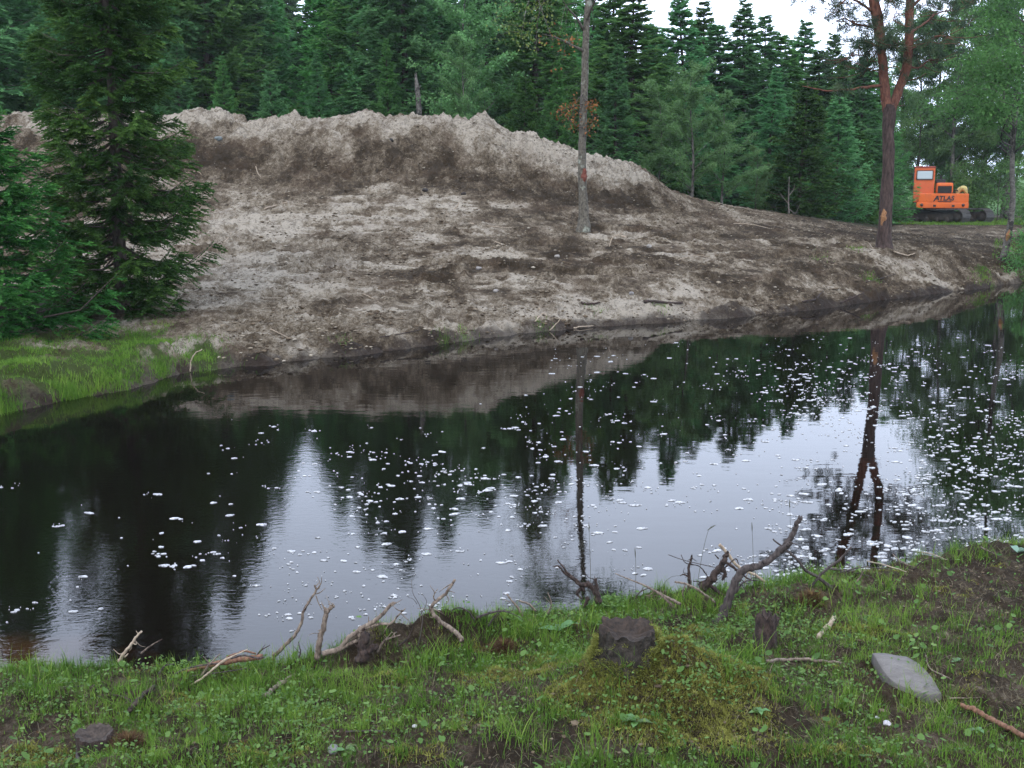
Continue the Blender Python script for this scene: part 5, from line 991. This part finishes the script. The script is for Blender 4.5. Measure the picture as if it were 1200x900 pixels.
br('stick', [([(0, 772), (10, 768), (19, 764)], .003, .002), ([(3, 768), (2, 761)], .003, .001)], MAT['dark_wood'], 'small dark twig on the mud where the bank meets the brown shallows', 'twig', (8, 776))
def lying(name, L, r0, r1, mat, label, cat, lift=.5, jag=.006, side=None, rough=.16):
    pp = np.array([GP(a, b) for a, b in L]); r = np.linspace(r0, r1, len(pp)); pp[:, 2] += r * lift + .004; o = pp[0].copy(); B = Bag(); B.tube(pp - o, r, 9, 7, rough, jag=jag, seed=int(L[0][0]) % 91, wob=.6)
    for q in side or []: z = np.array([GP(a, b) for a, b in q]); z[:, 2] += .01; B.tube(z - o, np.linspace(r0 * .5, r0 * .25, len(z)), 6, 5, .1)
    ob = B.build(name, mat); ob.location = o; return tag(ob, label, cat)
lying('stick', [(309, 820), (322, 809), (333, 801), (344, 794)], .0085, .009, MAT['grey_wood'], 'short thick grey stick lying in the clover in front of the thin bent root', 'stick')
lying('stick', [(899, 778), (920, 777), (942, 776), (962, 779), (984, 780)], .0065, .006, MAT['grey_wood'], 'smooth grey stick lying level in the grass below the small black stump', 'stick', 1.4)
lying('stick', [(958, 750), (965, 742), (973, 735), (977, 728)], .009, .010, MAT['pale_wood'], 'short pale wood piece lying in the grass beyond the level grey stick', 'stick', 1.2)
lying('stick', [(1125, 831), (1140, 836), (1158, 846), (1180, 858), (1210, 872)], .0085, .0095, MAT['red_wood'], 'thick brown stick with a pale sawn end pointing at the flat stone', 'stick', 1.2)
lying('stick', [(153, 842), (158, 834), (168, 822), (182, 812)], .010, .008, MAT['rot_wood'], 'short dark stick leaning up beyond the sawn stump', 'stick', 2.5, side=[[(160, 828), (145, 820), (132, 817)]])
lying('stick', [(92, 898), (91, 885), (93, 872)], .006, .005, MAT['dark_wood'], 'dark glossy stick standing beside the sawn stump', 'stick', 2.0)
lying('stick', [(60, 808), (90, 806), (122, 805)], .003, .002, MAT['dark_wood'], 'thin dark twig lying in the grass above the sawn stump', 'twig')
lying('stick', [(1085, 812), (1096, 822), (1108, 838)], .002, .0012, MAT['pale_wood'], 'thin pale straw-like stick hanging off the tip of the flat stone', 'stick', 4)
lying('stick', [(1112, 820), (1130, 820), (1152, 819)], .0035, .002, MAT['grey_wood'], 'thin grey twig lying above the thick brown stick', 'twig')
lying('stick', [(1105, 853), (1125, 849), (1140, 846)], .003, .002, MAT['dark_wood'], 'thin dark twig lying below the thick brown stick', 'twig', side=[[(1120, 849), (1118, 842), (1120, 832)]])
lying('stick', [(1085, 770), (1090, 785), (1115, 798)], .0035, .003, MAT['grey_wood'], 'forked grey twig lying on soil beyond the flat stone', 'twig')
lying('stick', [(405, 860), (440, 858), (460, 862)], .004, .002, MAT['dark_wood'], 'dark twig lying in the clover below the twisted grey roots', 'twig')
for i, (L, lab) in enumerate([([(975, 672), (1000, 668), (1030, 662)], 'lowest brown twig of the brush by the water'), ([(985, 680), (1010, 672), (1045, 672)], 'bent twig lying over the brush by the water'), ([(1000, 664), (1030, 670), (1062, 676)], 'long tan twig of the brush by the water'), ([(1040, 645), (1052, 660), (1075, 670)], 'slanting pale twig at the brush top by the water'),
                               ([(1010, 660), (1040, 655), (1070, 660)], 'dark twig at the back of the brush by the water'), ([(1100, 650), (1125, 642), (1150, 650)], 'curved pale twig at the end of the brush by the water'), ([(1138, 637), (1150, 646), (1165, 652)], 'steep tan twig beyond the brush, nearest the leafy plant'), ([(968, 676), (990, 676), (1020, 680)], 'straight dark twig in front of the brush by the water'), ([(1060, 655), (1085, 657), (1110, 662)], 'short grey twig in the middle of the brush by the water')]):
    lying('twig', L, .0045, .002, MAT[['grey_wood', 'dark_wood', 'pale_wood'][i % 3]], lab, 'twig', 5 + i % 3 * 3, side=[[L[1], (L[1][0] + 8, L[1][1] - 12 + 5 * (i % 2))]])['group'] = 'twigs of the brush by the water'

def stump(name, px, py, r, h, mat, label, top_mat=None, jag=.03, wav=1.0, seed=1, flare=1.25, lean=(0, 0), cap=True, n=40, spiky=.6):
    g = GP(px, py); o = g.copy(); o[2] -= .03; root = empty(name, o, label, 'stump')
    th = np.arange(n) * 2 * math.pi / n; zs = np.linspace(0, 1, 14); k = len(zs); G2 = np.random.default_rng(seed)
    top = h * (1 + jag / h * (noise2(np.cos(th) * 2.2 + seed, np.sin(th) * 2.2, seed) * 1.6 + spiky * G2.uniform(-1, 1, n)))
    Vv = np.zeros((k, n, 3))
    for i, z in enumerate(zs):
        rr = r * (1 + (flare - 1) * (1 - z)**3) * (1 + wav * .22 * noise2(np.cos(th) * 1.6 + 3, np.sin(th) * 1.6 + z * .6, seed + 1) + wav * .16 * noise2(np.cos(th) * 5 + 3, np.sin(th) * 5 + z * 1.6, seed + 2) + .08 * noise2(np.cos(th) * 13 + 3, np.sin(th) * 13 + z * 5, seed + 3))
        Vv[i] = np.column_stack([np.cos(th) * rr + lean[0] * z, np.sin(th) * rr + lean[1] * z, top * z])
    V_ = Vv.reshape(-1, 3); i = np.arange(k - 1)[:, None] * n; j = np.arange(n)[None]; Q = np.stack([i + j, i + (j + 1) % n, i + n + (j + 1) % n, i + n + j], -1).reshape(-1, 4)
    e = (k - 1) * n; inn = V_[e:e + n] * np.array([.80, .80, 1]) + [lean[0] * .2, lean[1] * .2, -.006]; dn = V_[e:e + n] * np.array([.45, .45, 1]) + [lean[0] * .5, lean[1] * .5, -.03 if cap else -.01]; dn[:, 2] = dn[:, 2] * .4 + .6 * (h - .02)
    cen = [[lean[0], lean[1], h - .025]]
    mk('bark', V_, Q, mat, root); tv = np.vstack([V_[e:e + n], inn, dn, cen]); jj = np.arange(n); j2 = (jj + 1) % n
    mk('cut_top', tv, [np.vstack([np.column_stack([jj, j2, n + j2, n + jj]), np.column_stack([n + jj, n + j2, 2 * n + j2, 2 * n + jj])]), np.column_stack([2 * n + jj, 2 * n + j2, np.full(n, 3 * n)])], top_mat or mat, root); return root
MAT['stump_bark'] = bark_mat('mossy_stump_bark', (.010, .008, .006), (.048, .038, .028), (.15, .155, .13), .70, (9, 9, 9), 7, 1.0, .012)
MAT['stump_top'] = bark_mat('weathered_stump_top', (.010, .007, .005), (.040, .026, .017), (.10, .058, .036), .64, (9, 9, 9), 6, .8, .008)
stump('tree_stump', 736, 766, .098, .125, MAT['stump_bark'], 'broad dark mossy stump in the middle of the near bank, moss heaped against it', MAT['stump_top'], .018, .8, 4, 1.3, n=72, spiky=.12)
stump('tree_stump', 895, 757, .040, .155, MAT['rot_wood'], 'small black rotten stump with a jagged top beside the dark crooked branch', None, .022, 1.0, 7, 1.35, (.012, 0), n=26)
stump('tree_stump', 113, 880, .058, .095, MAT['rot_wood'], 'low sawn stump with a grey-brown top in the corner grass', bark_mat('sawn_grey_top', (.018, .013, .010), (.060, .045, .035), sc=(30, 30, 30), scale=2, bump=.8, dist=.004), .006, .6, 9, 1.1, spiky=.1)
def shaggy(px, py, r, name, label):
    g = GP(px, py); n = 1500; q = np.random.default_rng(5); a = q.uniform(0, 6.28, n); rr = r * np.sqrt(q.random(n)); z = .05 * (1 - (rr / r)**2)
    Vv, Q, own = blades(np.column_stack([np.cos(a) * rr, np.sin(a) * rr, z - .02]), q.uniform(.015, .045, n), q.uniform(.0014, .003, n), q.uniform(.4, 1.6, n), a + q.normal(0, .5, n), 3)
    o = mk(name, Vv, Q, MAT['fibre'], smooth=False, fattr={'tint': np.clip(q.normal(.45, .25, n), 0, 1)[own]}); o.location = g; tag(o, label, 'fern remains')
MAT['fibre'] = leaf_mat('brown_fibre', (.03, .016, .008), (.085, .05, .022), (.15, .11, .04), .1, .85, .1)
shaggy(150, 878, .055, 'withered_fern', 'shaggy brown withered tuft beside the sawn stump'); shaggy(952, 706, .05, 'withered_fern', 'rust-brown withered tuft on the bank under the thin dark forked branch'); shaggy(590, 765, .05, 'withered_fern', 'brown withered tuft left of the mossy stump')

def flat_stone():
    g = GP(1068, 800); out = np.array([(1022, 770), (1040, 770), (1062, 772), (1076, 777), (1090, 788), (1104, 806), (1090, 808), (1070, 806), (1050, 800), (1037, 790)], float)
    pts = []
    for a, b in out: e = ray(a, b); Yv = (g[2] + .035 - CH) / e[1]; pts.append([e[0] * Yv, Yv])
    pts = np.array(pts) - g[:2]; n = 40; t = np.linspace(0, len(pts), n, endpoint=False); i = t.astype(int); f = (t - i)[:, None]; ring = pts[i] * (1 - f) + pts[(i + 1) % len(pts)] * f
    c = ring.mean(0); L = [(.98, -.045), (1.02, -.02), (1.0, .010), (.985, .014), (.7, .016), (.4, .018), (.15, .019)]; Vv = []
    for s, z in L: q = c + (ring - c) * s; Vv.append(np.column_stack([q, z + .10 * (q[:, 1] - c[1]) - .09 * (q[:, 0] - c[0]) + .006 * noise2(q[:, 0] * 14, q[:, 1] * 14, 2)]))
    Vv = np.vstack(Vv + [[[*c, .022]]]); k = len(L); i = np.arange(k - 1)[:, None] * n; j = np.arange(n)[None]; Q = np.stack([i + j, i + (j + 1) % n, i + n + (j + 1) % n, i + n + j], -1).reshape(-1, 4); jj = np.arange(n); T = np.column_stack([(k - 1) * n + jj, (k - 1) * n + (jj + 1) % n, np.full(n, k * n)])
    b = NB('slate_stone'); v = b.map(b.obj(), (8, 14, 14)); f1 = b.noise(v, 2.2, 9, .75, .6); c1 = b.ramp(f1, [(.3, (.075, .066, .058)), (.7, (.135, .122, .110))]); c1 = b.mix(b.ramp(b.noise(b.obj(), 40, 3, .7), [(.6, 0.0), (.7, .6)]), c1, (.09, .07, .055)); b.set(c1, .75, .3); b.bump(b.math('ADD', f1, b.math('MULTIPLY', b.noise(b.obj(), 60, 4), .5)), .5, .006)
    o = mk('flat_stone', Vv, [Q, T], b.m); o.location = (g[0], g[1], g[2] + .02); tag(o, 'flat grey pointed stone slab lying in the grass near the thick brown stick', 'stone')
flat_stone()
def stone(px, py, r, col, label, seed, sq=(1, .8, .6), name='stone'):
    g = GP(px, py); import bmesh
    bm = bmesh.new(); bmesh.ops.create_icosphere(bm, subdivisions=3, radius=r); q = np.random.default_rng(seed).uniform(0, 50, 3)
    for v in bm.verts:
        n_ = float(noise2(v.co.x / r * .9 + q[0], v.co.y / r * .9 + v.co.z / r * .7 + q[1], seed)); v.co *= 1 + .35 * n_; v.co.x *= sq[0]; v.co.y *= sq[1]; v.co.z *= sq[2]
    me = bpy.data.meshes.new(name); bm.to_mesh(me); bm.free(); me.materials.append(plain(name + str(seed), tuple(c_ * .62 for c_ in col) if seed >= 10 else col, .85, .2, .3, 9)); o = bpy.data.objects.new(name, me); COL.objects.link(o); o.location = g + [0, 0, r * .3]; o.rotation_euler = (0, 0, seed); tag(o, label, 'stone'); return o
stone(256, 165, .09, (.115, .13, .125), 'bluish grey stone stuck in the face of the sand mound', 3); stone(1008, 846, .0, (.3, .28, .27), 'x', 4) if False else None
for px, py, r, c, lab, s in [(a1, a2, a3 * (.6 if a6 >= 10 else 1), a4, a5, a6) for a1, a2, a3, a4, a5, a6 in [(1028, 842, .010, (.42, .41, .40), 'tiny white pebble in the soil below the flat stone', 5), (1040, 849, .014, (.33, .31, .32), 'small pale lumpy pebble just right of the white one', 6), (390, 880, .022, (.14, .14, .13), 'small grey stone by a dark hole in the foreground clover', 8), (486, 852, .010, (.35, .34, .33), 'whitish pebble in the clover at the foot of the bank grass', 9), (561, 316, .09, (.32, .29, .26), 'pale round stone on the bare slope above the grass tufts', 10),
                             (581, 342, .08, (.28, .25, .22), 'light stone low on the slope above the waterline', 12), (653, 301, .09, (.30, .27, .23), 'light clod-like stone below the bare birch', 13), (740, 345, .08, (.28, .26, .24), 'pale stone at the slope foot near a driftwood plank', 14), (760, 290, .09, (.33, .30, .26), 'flat pale stone on the slope beside the curved root', 15), (498, 224, .12, (.045, .038, .034), 'dark clod on the bench under the mound face', 16), (458, 165, .12, (.05, .045, .04), 'dark lump on the pale mound crest', 17), (543, 228, .10, (.05, .04, .035), 'dark lump beside the rut under the mound', 18)]]:
    stone(px, py, r, c, lab, s)
FW = [([(627, 378), (636, 368), (641, 372)], 'pale broken stick at the waterline below the curved grass tuft', .02), ([(631, 362), (640, 372), (646, 386)], 'pale forked branch sloping into the water at the slope foot', .025), ([(644, 388), (652, 380), (657, 374)], 'short twig beside the forked branch at the waterline', .015), ([(672, 386), (682, 384), (695, 383)], 'thin pale root lying in the waterline mud', .02),
      ([(223, 436), (224, 424), (229, 415), (236, 411)], 'pale curved twig standing in the grass tuft by the water', .014), ([(317, 385), (327, 391), (338, 397)], 'straight pale stick lying on the slope above the waterline', .014), ([(214, 206), (224, 202), (234, 203), (242, 217)], 'thin arched root on the mound face beside the near spruce', .022), ([(310, 246), (322, 242), (337, 238)], 'pale broken branch on the scraped soil below the mound', .03), ([(300, 196), (302, 203), (306, 209)], 'small pale splinter on the mound face', .02),
      ([(533, 246), (536, 242), (538, 238)], 'small white splinter standing on the bench soil', .022), ([(580, 284), (586, 286), (592, 288)], 'short white stick on the slope left of the bare birch', .02), ([(714, 290), (717, 280), (724, 276), (730, 275)], 'pale arched root right of the bare birch foot', .022), ([(728, 278), (734, 280), (739, 290)], 'pale forked stub beside the arched root', .035), ([(755, 356), (772, 356), (800, 358)], 'dark wet plank-like branch half buried at the slope foot', .05), ([(680, 356), (690, 358), (702, 357)], 'dark flat piece of wood at the slope foot', .04),
      ([(985, 356), (1000, 350), (1012, 344)], 'dark root hanging from the cut bank below the pine', .03), ([(940, 356), (955, 352), (965, 342)], 'dark root in the cut bank left of the pine', .03), ([(1015, 332), (1035, 326), (1050, 322)], 'thin dark root line on the bank below the pine', .02), ([(1023, 292), (1018, 286), (1014, 283)], 'small dead twig at the pine foot', .015), ([(1048, 296), (1062, 300), (1072, 298)], 'loose bark strip lying right of the pine foot', .03), ([(320, 447), (328, 442), (338, 436)], 'pale twig poking from the water by the grass tuft', .012),
      ([(262, 285), (268, 278), (272, 272)], 'short pale twig on the pale scraped soil by the near spruce', .015), ([(425, 345), (436, 350), (446, 356)], 'thin root strand on the lower slope', .014), ([(860, 262), (880, 264), (900, 268)], 'long thin root lying on the far soil flat', .022), ([(550, 262), (575, 266), (600, 268)], 'thin root lying along a rut in the slope', .018), ([(795, 305), (815, 300), (830, 302)], 'thin pale root on the slope left of the pine', .015), ([(445, 396), (470, 392), (492, 388)], 'thin dark root along the slope foot', .014)]
for i, (L, lab, r) in enumerate(FW):
    pp = np.array([GP(a, b) for a, b in L]); 
    if len(L) > 2 and ('arched' in lab or 'standing' in lab or 'forked branch' in lab or 'curved twig' in lab or 'poking' in lab or 'hanging' in lab): pp = np.array([P(a, b, pp[0][1] + .02 * k) for k, (a, b) in enumerate(L)]); pp[0] = GP(*L[0])
    pp[:, 2] += r * .7; o = pp[0].copy(); B = Bag(); B.tube(pp - o, np.linspace(r * .55, r * .35, len(pp)), 7, 6, .25, seed=i, jag=.02, wob=.8)
    dk = 'dark' in lab; ob = B.build('root' if 'root' in lab else 'branch', MAT['rot_wood'] if dk else MAT['pale_wood']); ob.location = o; tag(ob, lab, 'root' if 'root' in lab else 'stick')

# leafy plants and grass stems of the near bank
def dock(px, py, size, n, label, dx=1.0, mat=None, name='dock_plant'):
    g = GP(px, py); root = empty(name, g, label, 'plant'); q = np.random.default_rng(int(px))
    for i in range(n):
        a = q.uniform(0, 6.28) if n > 3 else [2.9, .4, 1.5][i]; L = size * q.uniform(.7, 1.1); s = np.linspace(0, 1, 9); w = L * .23 * np.sin(np.pi * s**.75) + .001; el = q.uniform(.2, .9)
        cx = np.cos(a) * L * s; cy = np.sin(a) * L * s * .8; cz = L * (el * s - el * .8 * s * s) + .01; sx, sy = -math.sin(a), math.cos(a)
        Vv = np.vstack([np.column_stack([cx + sx * w * k, cy + sy * w * k, cz + abs(k) * w * .35 + .1 * w * np.sin(s * 14)]) for k in (-1, -.5, 0, .5, 1)]); idx = np.arange(8)
        Q = np.vstack([np.column_stack([k * 9 + idx, k * 9 + idx + 1, (k + 1) * 9 + idx + 1, (k + 1) * 9 + idx]) for k in range(4)])
        mk('leaf', Vv, Q, mat or MAT['dock'], root, True, {'tint': np.full(len(Q), q.uniform(.3, .8))})
MAT['dock'] = leaf_mat('broad_leaf', (.03, .07, .015), (.06, .13, .03), (.11, .19, .05), .3, .4, .5)
dock(655, 742, .10, 3, 'broad glossy green leaf with drooping blade beside the mossy stump'); dock(1192, 650, .07, 6, 'pale leafy plant at the water edge by the bare mud', mat=leaf_mat('pale_leaf', (.06, .11, .07), (.12, .2, .14), (.2, .3, .22), .3)); dock(745, 850, .05, 6, 'small upright plantain in front of the moss heap'); dock(405, 882, .06, 4, 'pale-green broad-leaved plant in the foreground clover')
dock(890, 838, .04, 5, 'little round-leaved herb right of the moss heap'); dock(1120, 778, .03, 4, 'tiny herb beyond the tip of the flat stone'); dock(1145, 860, .035, 5, 'small herb below the thick brown stick')
def fern(px, py, size, n, label):
    g = GP(px, py); q = np.random.default_rng(int(px) + 1); Bv, Dv, Lv = [], [], []; B = Bag()
    root = empty('fern_plant', g, label, 'plant')
    for i in range(n):
        a = q.uniform(0, 6.28); L = size * q.uniform(.6, 1.1); s = np.linspace(0, 1, 12); p = np.column_stack([np.cos(a) * L * s * .7, np.sin(a) * L * s * .7, L * (1.0 * s - .5 * s * s)]); B.tube(p[::4], [.0016, .0012, .0008], 4, 2, 0)
        for sg in (-1, 1):
            m = p[2:]; aa = a + sg * 1.1; d = np.column_stack([np.full(10, math.cos(aa)), np.full(10, math.sin(aa)), np.full(10, .15)]); Bv.append(m); Dv.append(d); Lv.append(L * .32 * np.sin(np.linspace(.5, 3.0, 10)))
    B.build('stem', MAT['grass'], root); Lv = np.concatenate(Lv); V_, Q = diamonds(np.vstack(Bv), np.vstack(Dv), Lv, Lv * .45, q); mk('frond', V_, Q, MAT['clover'], root, False, {'tint': np.clip(q.normal(.65, .15, len(Q)), 0, 1)})
fern(716, 716, .10, 12, 'feathery green plant behind the mossy stump'); fern(685, 708, .08, 9, 'small feathery plant beside the split root clump'); fern(860, 700, .07, 8, 'feathery green weed at the foot of the knotted root clump'); fern(600, 728, .05, 7, 'small weed on the water edge beside the pale forked twig')
ST = [([(693, 712), (692, 670), (691, 640), (690, 612)], 'tallest straight grass stem in front of the mirrored birch trunk'), ([(721, 700), (720, 680), (716, 658), (709, 640)], 'grass stem with a bent seed head left of the straight pair'), ([(745, 708), (745, 680), (745, 660), (744, 642)], 'upright grass stem with a seed head above the mossy stump'), ([(816, 706), (818, 680), (824, 645), (831, 620), (839, 615)], 'arching grass stem with nodding tip above the root clump'), ([(883, 690), (883, 665), (882, 635), (881, 612)], 'straight thin grass stem crossing behind the dark crooked branch'),
      ([(926, 680), (926, 640), (926, 610), (925, 585)], 'faint thin grass stem beyond the tip of the crooked branch'), ([(770, 706), (775, 690), (785, 677), (800, 674)], 'short arching stem over the long pale stick'), ([(700, 712), (695, 695), (682, 680)], 'short bent stem beside the split root clump'), ([(735, 712), (730, 700), (728, 690)], 'short straight stem left of the mossy stump top'), ([(570, 735), (571, 720), (570, 705)], 'lone dark stalk on the soil bank end')]
MAT['stem'] = plain('grass_stem', (.05, .05, .028), .8)
for i, (L, lab) in enumerate(ST):
    g = GP(*L[0]); pp = [rel(P(a, b, g[1]), g) for a, b in L]; pp[0][2] = -.01; B = Bag(); B.tube(pp, np.linspace(.0013, .0007, len(pp)), 5, 6, 0); q = np.random.default_rng(i)
    e = np.array(pp[-1]); d = e - np.array(pp[-2]); d /= np.linalg.norm(d)
    if i < 6: B.tube([e - d * .045, e - d * .025, e], [.0012, .0024, .0008], 5, 3, .3)
    o = B.build('grass_stem', MAT['stem']); o.location = g; tag(o, lab, 'grass stem', 'tall grass stems on the water edge')
def stump_moss():
    g = GP(736, 766); n = 9000; q = np.random.default_rng(12); a = q.uniform(0, 6.28, n); z = .11 * q.random(n)**1.3; f = noise2(np.cos(a) * 1.8 + 4, np.sin(a) * 1.8 + z * 18, 5) + .5 * noise2(np.cos(a) * 5, np.sin(a) * 5 + z * 40, 6) + .75 * (.06 - z) / .06 + .9 * np.maximum(0, np.cos(a - .1)) * (np.sin(a) < .6)
    k = f > .02; a, z = a[k], z[k]; n = len(a); r = .105 * q.uniform(.96, 1.14, n) * (1 + .3 * (1 - z / .125)**3) * (1 + .08 * noise2(np.cos(a) * 2 + 3, np.sin(a) * 2, 5))
    V_, Q, own = blades(np.column_stack([g[0] + np.cos(a) * r, g[1] + np.sin(a) * r, g[2] - .03 + z]), q.uniform(.006, .014, n), q.uniform(.002, .0045, n), q.uniform(.5, 1.5, n), a + q.normal(0, .5, n), 2)
    tag(mk('moss', V_, Q, MAT['moss'], smooth=False, fattr={'tint': np.clip(q.normal(.4, .2, n), 0, 1)[own]}), kind='stuff')
stump_moss()

EXT = [([(236, 792), (246, 778), (258, 766)], .0035, 'slim root tip rising over the brown log near its thick end'), ([(296, 778), (304, 764), (316, 756)], .003, 'small curved root beside the foot of the thin bent root'), ([(346, 776), (352, 766), (350, 752)], .003, 'little upright twig between the bent root and the stubby post'),
       ([(442, 764), (452, 750), (470, 744)], .004, 'short root sticking from the washed-out soil under the twisted roots'), ([(466, 758), (478, 748), (484, 734)], .003, 'thin root poking from the top of the washed-out soil bank'), ([(572, 734), (580, 722), (592, 714)], .003, 'hooked rootlet at the thin end of the washed-out soil bank'),
       ([(640, 722), (646, 708), (642, 694)], .003, 'dark splinter standing just before the split root clump'), ([(742, 706), (750, 694), (764, 688)], .003, 'rootlet arching behind the mossy stump'), ([(862, 694), (872, 682), (886, 680)], .004, 'short dark root behind the foot of the dark crooked branch'),
       ([(1002, 684), (1010, 672), (1004, 660)], .003, 'upright twig at the start of the brush by the water'), ([(1070, 668), (1084, 656), (1102, 654)], .003, 'bowed twig at the end of the brush by the water'), ([(186, 790), (194, 780), (206, 778)], .003, 'small root tip beyond the thin end of the brown log')]
for i, (L, r, lab) in enumerate(EXT):
    br('root' if 'root' in lab else 'twig', [(L, r * 1.5, r * .5), ([L[1], (L[1][0] + (7 if i % 2 else -8), L[1][1] - 9)], r * .6, r * .25)], MAT[['grey_wood', 'rot_wood', 'dark_wood'][i % 3]], lab, 'root' if 'root' in lab else 'twig', (L[0][0], L[0][1] + 4))
